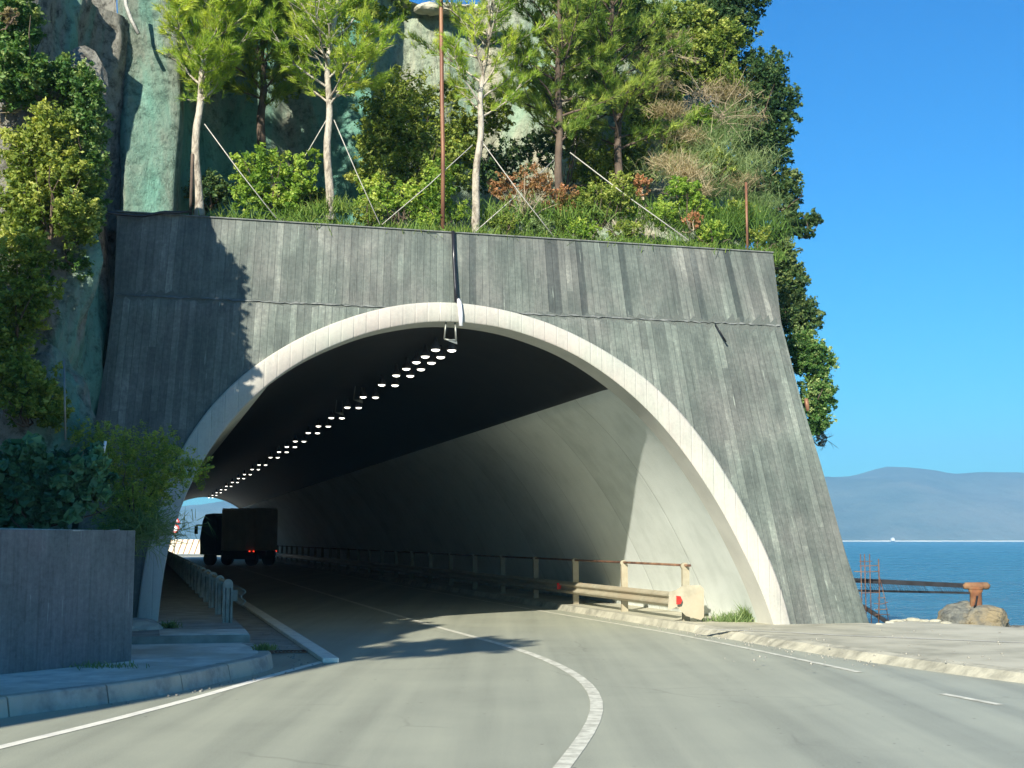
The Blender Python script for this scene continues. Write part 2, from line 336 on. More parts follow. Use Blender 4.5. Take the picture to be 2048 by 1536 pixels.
# foliage colours
L_pine = leafmat('pine_needles', (.10, .20, .025), (.26, .38, .045), (.52, .58, .10), .38)
L_pineD = leafmat('dark_pine_needles', (.06, .13, .025), (.18, .28, .045), (.42, .48, .10), .34)
L_bright = leafmat('bright_leaves', (.08, .18, .025), (.24, .37, .05), (.50, .56, .13), .38)
L_mid = leafmat('olive_leaves', (.055, .11, .022), (.19, .26, .04), (.50, .52, .14), .32)
L_dark = leafmat('dark_evergreen_leaves', (.018, .05, .018), (.055, .115, .035), (.20, .25, .08), .22)
L_red = leafmat('rusty_leaves', (0.182, 0.130, 0.039), (0.325, 0.169, 0.078), (0.546, 0.273, 0.143), .25)
L_ivy = leafmat('ivy_leaves', (.035, .10, .025), (.09, .19, .04), (.42, .50, .20), .28)
L_grass = leafmat('grass_blades', (0.060, 0.132, 0.026), (0.144, 0.240, 0.042), (0.348, 0.396, 0.108), .3)
L_dry = leafmat('straw_blades', (.16, .14, .07), (.34, .28, .16), (.50, .42, .28), .25)
L_broom = leafmat('broom_stems', (0.084, 0.144, 0.048), (0.180, 0.264, 0.096), (0.360, 0.432, 0.204), .3)
L_fig = leafmat('blue_green_leaves', (.03, .10, .06), (.07, .19, .10), (.16, .30, .15), .2)
M['joint'] = simple('joint_mortar', (.20, .21, .195), (.10, .11, .105), 9, .9, bmp=.5)

# ================================================================== SETTING
def smooth_closed(pts, n):
    P = np.array(pts, float); d = np.r_[0, np.cumsum(np.linalg.norm(np.diff(P, axis=0), axis=1))]
    # gentle smoothing through dense resample + average
    x = np.linspace(0, d[-1], n); Q = np.c_[np.interp(x, d, P[:, 0]), np.interp(x, d, P[:, 1])]
    for _ in range(int(n / 9)):
        Q[1:-1] = Q[1:-1] * .5 + (Q[2:] + Q[:-2]) * .25
    return Q
outer_s = [(-5.80, 0), (-5.78, .23), (-5.69, 1.36), (-5.45, 2.45), (-5.24, 3.08), (-5.02, 3.55), (-4.79, 3.93), (-4.53, 4.27), (-4.11, 4.72), (-3.58, 5.13), (-3.05, 5.47), (-2.32, 5.82), (-1.39, 6.13), (-.63, 6.24), (0, 6.25), (.84, 6.15), (1.74, 5.93), (2.65, 5.54), (3.58, 5.0), (4.3, 4.38), (4.93, 3.65), (5.55, 2.72), (6.07, 1.75), (6.48, .81), (6.65, .12), (6.67, 0)]
inner_s = [(-5.43, 0), (-5.42, .17), (-5.35, 1.18), (-5.21, 1.97), (-4.97, 2.68), (-4.64, 3.36), (-4.18, 4.02), (-3.75, 4.48), (-3.22, 4.92), (-2.68, 5.24), (-1.76, 5.64), (-.72, 5.87), (-.04, 5.89), (.74, 5.82), (1.14, 5.73), (1.99, 5.46), (2.55, 5.17), (3.26, 4.70), (3.98, 4.05), (4.6, 3.3), (5.17, 2.47), (5.63, 1.64), (6.04, .81), (6.3, .13), (6.32, 0)]
NA = 150
OUT = smooth_closed(outer_s, NA); INN = smooth_closed(inner_s, NA)
TL = 108.0     # tunnel length
# ---- ground, road
rd = MB()
ys = np.linspace(-30, 27, 58)
rd.add([W(-9.5, -60, 0), W(16, -60, 0), W(7.5, -9, 0), W(4.8, -5, 0), W(4.74, 0, 0), W(-9.5, 0, 0)], [(0, 1, 2, 3, 4, 5)])
rd.add([W(-5.6, 0, 0), W(4.74, 0, 0), W(4.74, TL + 60, 0), W(-5.6, TL + 60, 0)], [(0, 1, 2, 3)])
tag(rd.build('road', M['road']), kind='structure')
gl = MB(); gl.add([(-60, -60, -.05), (5, -60, -.05), (5, 22, -.05), (-60, 30, -.05)], [(0, 1, 2, 3)])
tag(gl.build('ground', M['soil']), kind='structure')

def painted(name, A, B, mat, label, z=.005):
    mb = MB(); mb.strip([np.array([a[0], a[1], z]) for a in A], [np.array([b[0], b[1], z]) for b in B])
    o = mb.build(name, mat); tag(o, label=label, kind='structure'); return o
def spline(P, n):
    P = np.array(P, float); d = np.r_[0, np.cumsum(np.linalg.norm(np.diff(P, axis=0), axis=1))]; x = np.linspace(0, d[-1], n)
    Q = np.stack([np.interp(x, d, P[:, i]) for i in range(P.shape[1])], 1)
    for _ in range(max(2, n // 14)): Q[1:-1] = Q[1:-1] * .5 + (Q[2:] + Q[:-2]) * .25
    return Q
def offset(Q, wd):
    T = np.gradient(Q, axis=0); T /= np.linalg.norm(T, axis=1)[:, None]; Nn = np.c_[-T[:, 1], T[:, 0]]
    return Q + Nn * wd / 2, Q - Nn * wd / 2
cen = [W(.2, 105, 0)[:2], W(.2, 40, 0)[:2], W(.18, 11, 0)[:2], W(.2, 4, 0)[:2], onz(900, 1262)[:2], onz(1050, 1300)[:2], onz(1150, 1341)[:2], onz(1203, 1380)[:2], onz(1218, 1410)[:2], onz(1205, 1450)[:2], onz(1150, 1500)[:2], onz(1115, 1536)[:2], onz(1040, 1650)[:2], (-.6, 5), (-2.2, -4)]
A_, B_ = offset(spline(cen, 160), .14); painted('centre_line', A_, B_, M['paint_old'], 'curving worn white centre line on the road')
lft = [(-9, 3), onz(-200, 1545)[:2], onz(0, 1495)[:2], onz(200, 1447)[:2], onz(400, 1394)[:2], onz(560, 1347)[:2], onz(652, 1322)[:2]]
A_, B_ = offset(spline(lft, 50), .13); painted('edge_line', A_, B_, M['paint'], 'bright white edge line beside the left kerb')
rgt = [W(4.05, 100, 0)[:2], W(4.05, 6, 0)[:2], onz(1300, 1258)[:2], onz(1500, 1297)[:2], onz(1720, 1345)[:2]]
A_, B_ = offset(spline(rgt, 60), .11); painted('edge_line', A_, B_, M['paint_old'], 'faint white edge line beside the right kerb')
A_, B_ = offset(spline([onz(1885, 1388)[:2], onz(2000, 1410)[:2]], 4), .11); painted('edge_line', A_, B_, M['paint_old'], 'short faint dash at the right edge of the road')
A_, B_ = offset(spline([onz(440, 1331)[:2], onz(760, 1333)[:2], onz(1010, 1338)[:2]], 12), .04)

# ---- raised kerb strip inside the tunnel at left (drain edge)
ks = MB()
def ladder(mb, st0, st1, w_, h, s0=None):
    a = W(*st0, 0); b = W(*st1, 0); d = (b - a); L = np.linalg.norm(d); d /= L; n = np.array([-d[1], d[0], 0])
    mb.box((a + b) / 2 + np.array([0, 0, h / 2]), (L, w_, h), (d, n, np.array([0, 0, 1])))
ladder(ks, (-2.98, -4.35), (-2.86, 100), .24, .07)
tag(ks.build('drain_kerb', M['paint'], bevel=.012), label='long pale kerb strip bordering the drain in the tunnel', kind='structure')

# ---- left pavement outside (with kerb) and inner raised walk
kb = [(-9.5, -14), (-8.2, -11), (-7.03, -9.45), (-6.3, -8.8), (-5.56, -8.05), (-5.0, -7.2), (-4.62, -6.4), (-4.2, -5.7), (-3.95, -5.2), (-3.85, -4.6), (-3.88, -3.8), (-4.0, -2.8)]
K = spline([(a, b) for a, b in kb], 60); Kw = np.array([W(a, b, 0)[:2] for a, b in K]); Ka, Kb = offset(Kw, .36)
mb = MB(); jit = rng.normal(0, .006, (len(Kw), 2))
P0 = [np.array([*(Kw[i] + (Ka[i] - Kw[i]) * -1.0), 0]) for i in range(60)]
# which side is the road : take the side nearer to the camera axis x=0
sgn = 1 if abs(Ka[30][0]) < abs(Kb[30][0]) else -1
road_side = Ka if sgn == 1 else Kb; walk_side = Kb if sgn == 1 else Ka
low = [np.array([*(Kw[i] + (road_side[i] - Kw[i]) * .25), -.02]) for i in range(60)]
top1 = [np.array([*(Kw[i] + (road_side[i] - Kw[i]) * .0 + jit[i]), .185]) for i in range(60)]
top1b = [np.array([*(Kw[i] + (walk_side[i] - Kw[i]) * .12 + jit[i]), .203]) for i in range(60)]
top2 = [np.array([*walk_side[i], .203]) for i in range(60)]
for i0 in range(0, 60, 6):
    sl = slice(i0, min(i0 + 7, 60)); dz = np.array([0, 0, random.uniform(-.006, .004)]); g = lambda A: [p + dz for p in A[sl]]
    def shr(A):
        A = [p.copy() for p in A]
        if len(A) > 1: A[0] = A[0] + (A[1] - A[0]) * .05; A[-1] = A[-1] + (A[-2] - A[-1]) * .05
        return A
    a0, a1, a2, a3 = map(shr, (g(low), g(top1), g(top1b), g(top2))); mb.strip(a0, a1); mb.strip(a1, a2, True); mb.strip(a2, a3)
    mb.add([a0[0], a1[0], a2[0], a3[0], a3[0] * [1, 1, 0]], [(0, 1, 2, 3, 4)]); mb.add([a0[-1], a1[-1], a2[-1], a3[-1], a3[-1] * [1, 1, 0]], [(4, 3, 2, 1, 0)])
mb.strip([p - np.array([0, 0, .05]) * 1 for p in top1b], [p - np.array([0, 0, .03]) for p in top2])
tag(mb.build('kerb', M['kerb']), label='stained concrete kerb curving along the left pavement', kind='structure')
mb = MB(); back = [W(-9.5, -14, .2), W(-9.5, -2.0, .2)]
ring = [np.array([p[0], p[1], .2]) for p in top2] + [W(-4.0, -2.55, .2), W(-6.6, -2.2, .2), W(-9.9, -2.2, .2), W(-9.9, -14, .2)]
mb.add(ring, [tuple(range(len(ring)))[::-1]])
tag(mb.build('pavement', M['conc']), label='low concrete pavement at the left of the road', kind='structure')
mb = MB()
mb.prism([(-7.2, -2.62), (-4.03, -2.75), (-4.0, 0), (-4.0, TL), (-5.9, TL), (-5.9, 0.0), (-7.2, 0.0)], -.02, .32, (SD, TD, np.array([0, 0, 1.])), O)
tag(mb.build('tunnel_walkway', M['slab'], bevel=.015), label='raised walkway inside the tunnel at left', kind='structure')
# pale sill slab on the walkway edge
mb = MB(); mb.prism([(-5.4, -2.6), (-4.05, -2.73), (-4.03, -1.55), (-5.4, -1.35)], .321, .333, (SD, TD, np.array([0, 0, 1.])), O)
tag(mb.build('walkway_sill', M['conc']), label='pale concrete sill on the front of the raised walkway', kind='structure')
mb = MB(); mb.prism([(-4.0, -2.7), (-3.1, -2.7), (-3.0, 0), (-3.0, TL), (-4.0, TL)], .006, .008, (SD, TD, np.array([0, 0, 1.])), O)
tag(mb.build('drain_channel', M['slab']), label='dirty drain channel between walkway and kerb strip', kind='structure')

dg = onz(575, 1304, .01); e = empty('drain_grate', dg, 'rusty drain grate in the gutter at the left kerb corner', 'drain grate')
mb = MB()
for i in range(9): mb.box(dg + SD * (-.24 + i * .06), (.022, .42, .02), (SD, TD, np.array([0, 0, 1.])))
for k in (-1, 1): mb.box(dg + TD * .21 * k + [0, 0, .003], (.56, .03, .02), (SD, TD, np.array([0, 0, 1.]))); mb.box(dg + SD * .28 * k + [0, 0, .006], (.03, .44, .02), (SD, TD, np.array([0, 0, 1.])))
mb.build('grid', M['rust'], e)
# ---- right pavement : broad dusty apron, kerb inside the tunnel
Zr = .14
def wobble(P, a): return [np.array([p[0] + random.gauss(0, a), p[1] + random.gauss(0, a), p[2]]) for p in P]
kr = [(4.66, TL), (4.66, 20), (4.66, 9), (4.68, 4), (4.70, 1.5), (4.72, 0), (4.70, -2), (4.66, -5), (4.72, -7.5), (5.0, -9.6), (5.8, -13), (7.5, -20), (10, -40)]
Kr = spline(kr, 150)
# denser near the mouth
Kr = np.array(sorted(Kr.tolist() + [[4.70 + .02 * math.sin(t * 3), t] for t in np.arange(-4, 4, .12)], key=lambda q: -q[1]))
for _ in range(3): Kr[1:-1, 0] = Kr[1:-1, 0] * .5 + (Kr[2:, 0] + Kr[:-2, 0]) * .25
rough = np.array([0.0 if t > .2 else 1.0 for t in Kr[:, 1]])
nz = rng.normal(0, 1, len(Kr))
lowR = [W(a - .02 - r * .07 + r * n_ * .006, b, -.01) for (a, b), r, n_ in zip(Kr, rough, nz)]
topR = [W(a + .05 + r * (.02 + n_ * .01), b, Zr - r * (.02 + abs(n_) * .006)) for (a, b), r, n_ in zip(Kr, rough, nz)]
top2R = [W(a + .24, b, Zr) for (a, b) in Kr]
mb = MB(); mb.strip(lowR, topR); mb.strip(topR, top2R)
M['kerb2'] = simple('dusty_kerb', (.40, .385, .30), (.22, .215, .17), 4, .9, bmp=.8, bd=.02, c3=(.46, .44, .34), det=12)
tag(mb.build('kerb', M['kerb2']), label='crumbling low kerb along the right side', kind='structure')
mb = MB(); edge = [W(6.0, TL, Zr), W(6.6, .4, Zr), W(8.6, .35, Zr), W(8.75, .2, Zr - .01)]
sea_edge = [onz(u, v, Zr) for u, v in ((1735, 1246), (1752, 1249), (1770, 1247), (1785, 1243), (1815, 1240), (1880, 1243), (1905, 1247), (1990, 1252), (2048, 1256), (2200, 1275), (2500, 1320))]
sea_edge = [np.array([p[0], p[1] + random.gauss(0, .05), Zr]) for p in spline([tuple(q[:2]) for q in sea_edge], 50).tolist() for p in [p]]
poly = [p for p in top2R] + [np.array([30, -20, Zr]), np.array([22, 12, Zr])] + sea_edge[::-1] + [W(6.65, .4, Zr), W(6.65, TL, Zr)]
mb.add(poly, [tuple(range(len(poly)))])
tag(mb.build('pavement', M['conc2']), label='dusty sandy pavement between the road and the sea', kind='structure')
# sea wall below the pavement edge
mb = MB(); se = [W(6.65, .4, Zr)] + sea_edge + [np.array([22, 12, Zr]), np.array([30, -20, Zr])]
mb.strip([p - np.array([0, 0, .004]) for p in se], [p - np.array([0, -.25, 2.6]) for p in se]); tag(mb.build('sea_wall', M['conc2']), kind='structure')
# pale strip (old painted edge / expansion joint) across the pavement
A_ = spline([onz(1395, 1258, Zr)[:2], onz(1550, 1264, Zr)[:2], onz(1700, 1272, Zr)[:2], onz(1880, 1279, Zr)[:2], onz(2100, 1288, Zr)[:2]], 60)
A1, B1 = offset(A_, .11); A1 += rng.normal(0, .012, A1.shape); B1 += rng.normal(0, .012, B1.shape)
mb = MB(); mb.strip([np.array([*a, Zr + .006]) for a in A1], [np.array([*b, Zr + .006]) for b in B1])
tag(mb.build('pavement_edging', M['shore']), label='pale flush edging strip across the sandy pavement', kind='structure')
# broken concrete lumps along the sea edge
def lump(mb, c, r, seed, sub=2, flat=1.0):
    import bmesh
    bm = bmesh.new(); bmesh.ops.create_icosphere(bm, subdivisions=sub, radius=1)
    q = np.random.default_rng(seed); k1 = q.normal(0, 1, (4, 3)); ph = q.uniform(0, 6, 4)
    vs = []
    for v in bm.verts:
        p = np.array(v.co); f = 1 + .16 * sum(math.sin(2.2 * (p @ k1[i]) + ph[i]) for i in range(4)) / 2
        f += .05 * math.sin(9 * p[0] + seed) * math.sin(8 * p[2] + 1) + .03 * math.sin(17 * p[1] + 13 * p[2] + seed) + .02 * math.sin(29 * p[0] - 23 * p[2])
        vs.append(np.array(c) + p * f * np.array(r))
    mb.add(vs, [tuple(v.index for v in f.verts) for f in bm.faces]); bm.free(); return mb
mb = MB()
for i, (u, v, w_) in enumerate(((1795, 1243, .16), (1812, 1241, .10), (1830, 1242, .18), (1850, 1243, .12), (1872, 1243, .15), (1780, 1246, .10), (1895, 1247, .12), (1760, 1249, .08))):
    p = onz(u, v, Zr); lump(mb, p + np.array([0, .05, 0]), (w_ * .9, w_ * .7, w_ * .34), 20 + i, 3)
tag(mb.build('rubble_edge', M['conc2']), label='broken concrete crumbs along the sea edge of the pavement', kind='stuff')

mb = MB()
for i in range(300):
    r_ = random.random()
    if r_ < .45: t = random.uniform(-11, 6); p = W(4.62 - abs(random.gauss(0, .16)), t, .0) if t > -7 else None
    elif r_ < .75: p = onz(random.uniform(1420, 2040), random.uniform(1258, 1330), Zr)
    else: t = random.uniform(-9, 2); q_ = np.interp(t, [-9, -8, -6.4, -5, -4], [-6.6, -5.45, -4.4, -3.6, -3.5]); p = W(q_ + abs(random.gauss(0, .15)), t, 0)
    if p is None: continue
    s_ = random.uniform(.008, .026); mb.tube([p + [0, 0, .001], p + [random.uniform(-.3, .3) * s_, 0, s_ * .9]], [s_, s_ * .55], 5)
tag(mb.build('gravel', M['slab']), label='scattered grit and small stones along the kerbs', kind='stuff')
# ---- sea, shore, mountains
mb = MB(); 
xs = [-9000, -600, -120, -40, 0, 12, 40, 120, 600, 9000]; yy = [-3000, -100, 10, 25, 40, 60, 100, 200, 500, 1200, 2550]
mb.add([(x, y, -2.0) for y in yy for x in xs], [(j * 10 + i, j * 10 + i + 1, (j + 1) * 10 + i + 1, (j + 1) * 10 + i) for j in range(10) for i in range(9)])
tag(mb.build('sea', M['sea']), kind='structure')
def fbm(x, y, seed=0, octv=6):
    q = np.random.default_rng(seed); v = 0; a = 1
    for o in range(octv):
        th = q.uniform(0, 6.28, 3); f = 2 ** o
        v = v + a * (np.sin(f * (x * math.cos(th[0]) + y * math.sin(th[0])) + th[1] + 1.3 * np.sin(f * .7 * (y * math.cos(th[2]) - x * math.sin(th[2])))))
        a *= .52
    return v
ridge_px = [(-1500, 985), (-600, 960), (0, 972), (250, 1012), (340, 1022), (420, 1012), (700, 985), (1200, 960), (1500, 958), (1655, 951), (1700, 948), (1740, 938), (1775, 931), (1820, 932), (1865, 937), (1905, 946), (1960, 942), (2048, 945), (2400, 955), (3500, 970)]
ru = np.array([p[0] for p in ridge_px]); rv = np.array([p[1] for p in ridge_px])
nx, ny = 260, 60; V = []; 
for j in range(ny):
    y = 2500 + (j / (ny - 1)) ** 1.3 * 1700
    for i in range(nx):
        ang = -.9 + 1.75 * i / (nx - 1); X = math.tan(ang) * y; u = 1024 + FP * math.tan(ang)
        hr = (1079 - np.interp(u, ru, rv)) / FP
        g = min(1, (y - 2500) / 900.); zz = hr * 3400 * (math.sin(g * math.pi / 2) ** .9) if y < 3400 else hr * 3400 * (1 - .25 * ((y - 3400) / 800) ** 2)
        n_ = fbm(X / 170, y / 170, 3, 6)
        V.append((X, y, -2.5 + max(0, zz + n_ * 9 * min(1, g * 2.5) * (.3 if g > .95 else 1))))
Fq = [(j * nx + i, j * nx + i + 1, (j + 1) * nx + i + 1, (j + 1) * nx + i) for j in range(ny - 1) for i in range(nx - 1)]
npmesh('mountain', V, Fq, M['hill'], smooth=True, kind='structure')
mb = MB(); mb.box((0, 2500, -1.1), (9000, 40, 1.9)); tag(mb.build('beach', M['shore']), kind='structure')
mb = MB(); bx_ = (1780 - 1024) / FP * 2470; mb.box((bx_, 2470, 1.6), (6, 6, 4)); mb.prism([(-3.4, 0), (3.4, 0), (0, 1.8)], -4, 4, (np.array([1., 0, 0]), np.array([0, 0, 1.]), np.array([0, -1., 0])), (bx_, 2470, 3.6))
tag(mb.build('white_house', M['whiteplastic'], org=(bx_, 2470, -1)), 'tiny white house on the far shore across the bay', 'house')

# ================================================================== TUNNEL PORTAL
ET = -.02
portal = empty('tunnel_portal', W(0, 0, 0), 'dark board-marked concrete tunnel portal with a white arch rim', 'tunnel')
# outline paired with arch samples, going bottom left -> up -> top -> right -> bottom right
ol = [(-7.05, 0), (-6.97, .4), (-6.57, 3.78), (-6.41, 5.11), (-6.33, 6.1), (-6.32, 7.62)]
orr = [(6.49, 7.62), (6.65, 6.07), (7.02, 4.6), (7.43, 3.29), (7.93, 1.49), (8.45, -.02)]
def facade_pts():
    k1, k2 = int(NA * .30), int(NA * .70)
    def res(P, n):
        P = np.array(P, float); d = np.r_[0, np.cumsum(np.linalg.norm(np.diff(P, axis=0), axis=1))]; x = np.linspace(0, d[-1], n)
        return np.c_[np.interp(x, d, P[:, 0]), np.interp(x, d, P[:, 1])]
    return np.vstack([res(ol, k1 + 1)[:-1], res([(-6.32, 7.62), (6.49, 7.62)], k2 - k1 + 1)[:-1], res(orr, NA - k2)])
FO = facade_pts(); NR = 30
def bcoord(s, z):
    zt = 7.62; g = np.where(s > 0, .041, .012); return s / (1 + g * (zt - z))
V = []; UVc = []
for r in range(NR + 1):
    f = r / NR; P = OUT * (1 - f) + FO * f
    for s, z in P:
        jt = 0.0
        if z < 6.10: jt = -.035 * min(1, (6.10 - z) / .05) - .02 * (6.1 - z) / 6.1   # lower lift stands slightly proud
        V.append(W(s, jt, z)); UVc.append((float(bcoord(np.array(s), z)) + (37.3 if z < 6.1 else 0), z))
Fq = [(r * NA + i, r * NA + i + 1, (r + 1) * NA + i + 1, (r + 1) * NA + i) for r in range(NR) for i in range(NA - 1)]
Fq = [f[::-1] for f in Fq]
npmesh('facade', V, Fq, M['facade'], portal, uv=UVc)
mb = MB(); P = [W(s, -.001 if z > 6.1 else -.035, z) for s, z in FO]; Q = [W(s, 1.1, z) for s, z in FO]; mb.strip(P, Q)
# coping top
mb.build('side_face', M['conc'], portal)
mb = MB(); mb.box(W(.08, .53, 7.612), (12.84, 1.12, .02), (SD, TD, np.array([0, 0, 1.]))); mb.build('coping', M['joint'], portal)
# construction joint line
mb = MB(); js = np.linspace(-6.3, 6.6, 140)
mb.strip([W(s, -.012 + random.gauss(0, .004), 6.12 + random.gauss(0, .010)) for s in js], [W(s, -.037 + random.gauss(0, .003), 6.098 + random.gauss(0, .008)) for s in js])
mb.build('construction_joint', M['joint'], portal)
# arch rim
V = []; UVc = []; rows = []
RP = -.10
L_ = np.r_[0, np.cumsum(np.linalg.norm(np.diff(OUT, axis=0), axis=1))]
prof = [(0, .02), (0, RP), (.08, RP - .008), (.94, RP - .008), (1, RP + .015), (1, .16), (1, .60)]
for f, t in prof:
    for i in range(NA):
        s, z = OUT[i] * (1 - f) + INN[i] * f; V.append(W(s, t, z)); UVc.append((L_[i], f))
Fq = [(r * NA + i, (r + 1) * NA + i, (r + 1) * NA + i + 1, r * NA + i + 1) for r in range(len(prof) - 1) for i in range(NA - 1)]
# rim boards : UV.x must follow the vertical board lines -> use s
UVc = [(st(p)[0], st(p)[2]) for p in V]
npmesh('arch_rim', V, Fq[:4 * (NA - 1)], M['ring'], portal, uv=UVc); M['reveal'] = simple('limewashed_reveal', (.58, .58, .52), (.50, .50, .45), 1.5, .7, bmp=.2); npmesh('arch_reveal', V, Fq[4 * (NA - 1):], M['reveal'], portal)
# lining : white walls below 4.8 m, black ceiling above
def lining(name, keep, mat, dt, xo=0.0):
    ts = list(np.r_[.60, 1.5, np.arange(3, TL, 3.0), TL]); V = []; F_ = []
    idx = [i for i in range(NA) if keep(INN[i][1], INN[i][0])]
    V = []
    for t in ts:
        for i in idx:
            s, z = INN[i]; off = .02 * (1 if int(t / 3) % 2 else -1) * .4
            V.append(W(s * (1 + .012 * min(1, t)), t, z * (1 + .008 * min(1, t)) + 0 * off))
    n = len(idx); F_ = [(a * n + b, (a + 1) * n + b, (a + 1) * n + b + 1, a * n + b + 1) for a in range(len(ts) - 1) for b in range(n - 1)]
    return npmesh(name, V, F_, mat, portal, smooth=True)
ZB = 4.78
iL = max(i for i in range(NA // 2) if INN[i][1] < ZB); iR = min(i for i in range(NA // 2, NA) if INN[i][1] < ZB)
INN[iL][1] = ZB; INN[iR][1] = ZB
idxmap = {id(0): 0}
def lin2(name, i0, i1, mat):
    sub = INN[i0:i1 + 1]; ts = list(np.r_[.60, 1.2, 2, np.arange(3, TL, 3.0), TL]); V = []
    for t in ts:
        g = .04 * min(1, (t - .6) / .6)
        for s, z in sub: V.append(W(s + np.sign(s) * g * .9, t, z + g * (z / 5.9)))
    n = len(sub); F_ = [(a * n + b, (a + 1) * n + b, (a + 1) * n + b + 1, a * n + b + 1) for a in range(len(ts) - 1) for b in range(n - 1)]
    return npmesh(name, V, F_, mat, portal, smooth=True)
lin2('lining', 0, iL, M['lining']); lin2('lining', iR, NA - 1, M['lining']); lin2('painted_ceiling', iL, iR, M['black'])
# outer shell keeps daylight out of the gallery
mb = MB(); sh = [(-7.3, -.5), (-7.0, 4), (-5.8, 6.5), (-3, 7.2), (0, 7.35), (3, 7.2), (5.6, 6.4), (7.2, 4), (8.1, -.5)]
mb.strip([W(s, 1.05, z) for s, z in sh], [W(s, TL, z) for s, z in sh])
# end collar
for a, b in zip(range(0, NA - 1), range(1, NA)): pass
shp = smooth_closed(sh, NA)
mb.strip([W(s, TL, z) for s, z in shp], [W(s, TL, z) for s, z in INN])
mb.build('outer_shell', M['conc'], portal)
# footing lump at the left springing
mb = MB(); lump(mb, W(-5.72, -.75, .30), (.42, .85, .16), 5, 3); tag(mb.build('footing', M['kerb'], org=W(-5.7, -.7, .2)), 'rough concrete footing under the left leg of the arch', 'footing')

# ================================================================== LIGHTS IN THE TUNNEL
m, nt, b = newmat('lamp_glass'); b.inputs['Base Color'].default_value = (1, .98, .9, 1); b.inputs['Emission Color'].default_value = (1, .96, .84, 1); b.inputs['Emission Strength'].default_value = 1.6; M['lamp'] = m
M['lamphouse'] = simple('lamp_housing', (.05, .045, .045), rough=.5, bmp=0)
def lamp(loc):
    e = empty('ceiling_light', loc, 'tiny round ceiling light in the far part of the double row, beyond the fourteenth pair', 'light', 'round lights along the tunnel ceiling')
    mb = MB(); c = np.array(loc); mb.tube([c + [0, 0, .0], c + [0, 0, .06], c + [0, 0, .14], c + [0, 0, .24]], [.098, .094, .045, .03], 14); mb.build('housing', M['lamphouse'], e)
    mb = MB(); mb.tube([c + [0, 0, -.035], c + [0, 0, -.02], c + [0, 0, .003]], [.035, .074, .086], 14); mb.build('lens', M['lamp'], e); return e
lamp_t = [.8, 1.8, 2.7, 3.8, 5.0, 6.9, 9.7, 12.5, 15.8, 18.9, 21.7, 25.8, 28.9, 32.1, 36.0, 42.2, 46.6, 52.2, 57.3] + [63 + 6.5 * i for i in range(6)]
L0 = None
for t in lamp_t:
    for s in (-.32, .0):
        p = W(s - .02, t, 5.46)
        if L0 is None: L0 = lamp(p)
        else:
            c_ = copy_tree(L0, p); k_ = lamp_t.index(t)
            if k_ < 14: c_['label'] = '%s lamp of the %s pair of round lights from the tunnel mouth' % ('left' if s < -.1 else 'right', ('first', 'second', 'third', 'fourth', 'fifth', 'sixth', 'seventh', 'eighth', 'ninth', 'tenth', 'eleventh', 'twelfth', 'thirteenth', 'fourteenth')[k_])
L0['label'] = 'left lamp of the first pair of round lights from the tunnel mouth'
# triangular hangers
def hanger(c, k=1.0, lab=None):
    e = empty('bracket', c, lab or 'grey triangular bracket hanging beside the first ceiling lights', 'bracket')
    mb = MB(); c = np.array(c)
    mb.tube([c + SD * .05 + [0, 0, .38], c + SD * .07], .022 * k, 6); mb.tube([c + SD * .07, c - SD * .16 + [0, 0, .03]], .018 * k, 6); mb.tube([c - SD * .16 + [0, 0, .03], c - SD * .12 + [0, 0, .4]], .018 * k, 6)
    mb.prism([(-.16, .02), (.09, -.06), (.08, .04)], -.01, .01, (SD, np.array([0, 0, 1.]), TD), c); mb.build('frame', M['galv'], e); return e
hanger(onz(905, 682, 5.52)); hanger(onz(719, 802, 5.5), .8, 'grey triangular bracket between the seventh and eighth pairs of ceiling lights'); hanger(onz(681, 827, 5.5), .7, 'smaller grey triangular bracket after the eighth pair of ceiling lights')

# ================================================================== PIPES, POLES ON THE FACADE
def pipe(name, pts, r, mat, label, cat, n=8, org=None):
    mb = MB(); mb.tube(pts, r, n); return tag(mb.build(name, mat, org=org if org is not None else pts[-1]), label, cat)
pipe('drainpipe', [onf(906, 462, -.06), onf(908, 520, -.07), onf(911, 575, -.09), onf(912, 604, -.11)], .034, M['blackplastic'], 'black drainpipe running down the facade above the arch crown', 'pipe')
pipe('drainpipe', [onf(917, 600, -.10), onf(919, 606, -.17), onf(921, 625, -.18), onf(922, 652, -.17)], .042, M['whiteplastic'], 'short white pipe crossing the white arch rim at its crown', 'pipe')
pipe('rod', [onf(1430, 649, -.05), onf(1440, 664, -.16), onf(1452, 684, -.14)], .017, M['dkiron'], 'thin dark rod sticking out of the facade near its right side', 'rod')
pipe('cable', [onf(205, 423, -.25), onf(235, 428, -.1), onf(285, 432, -.1), onf(318, 426, -.12), onf(330, 424, -.1), onf(352, 425, -.1), onf(382, 423, 0)], .028, M['blackplastic'], 'black cable draped over the top left corner of the portal', 'cable')
pb = onf(886, 458, .35); 
pipe('pole', [onf(881, -140, .4), onf(882, 0, .38), onf(884, 200, .35), onf(886, 300, .35), np.array([pb[0], pb[1], 7.3])], .042, M['redpipe'], 'tall thin reddish brown pole standing above the arch crown', 'pole')
pb = onf(1495, 498, .35); pipe('pole', [onf(1492, 365, .35), np.array([pb[0], pb[1], 7.3])], .026, M['redpipe'], 'short thin rusty pole at the right end of the wall top', 'pole')

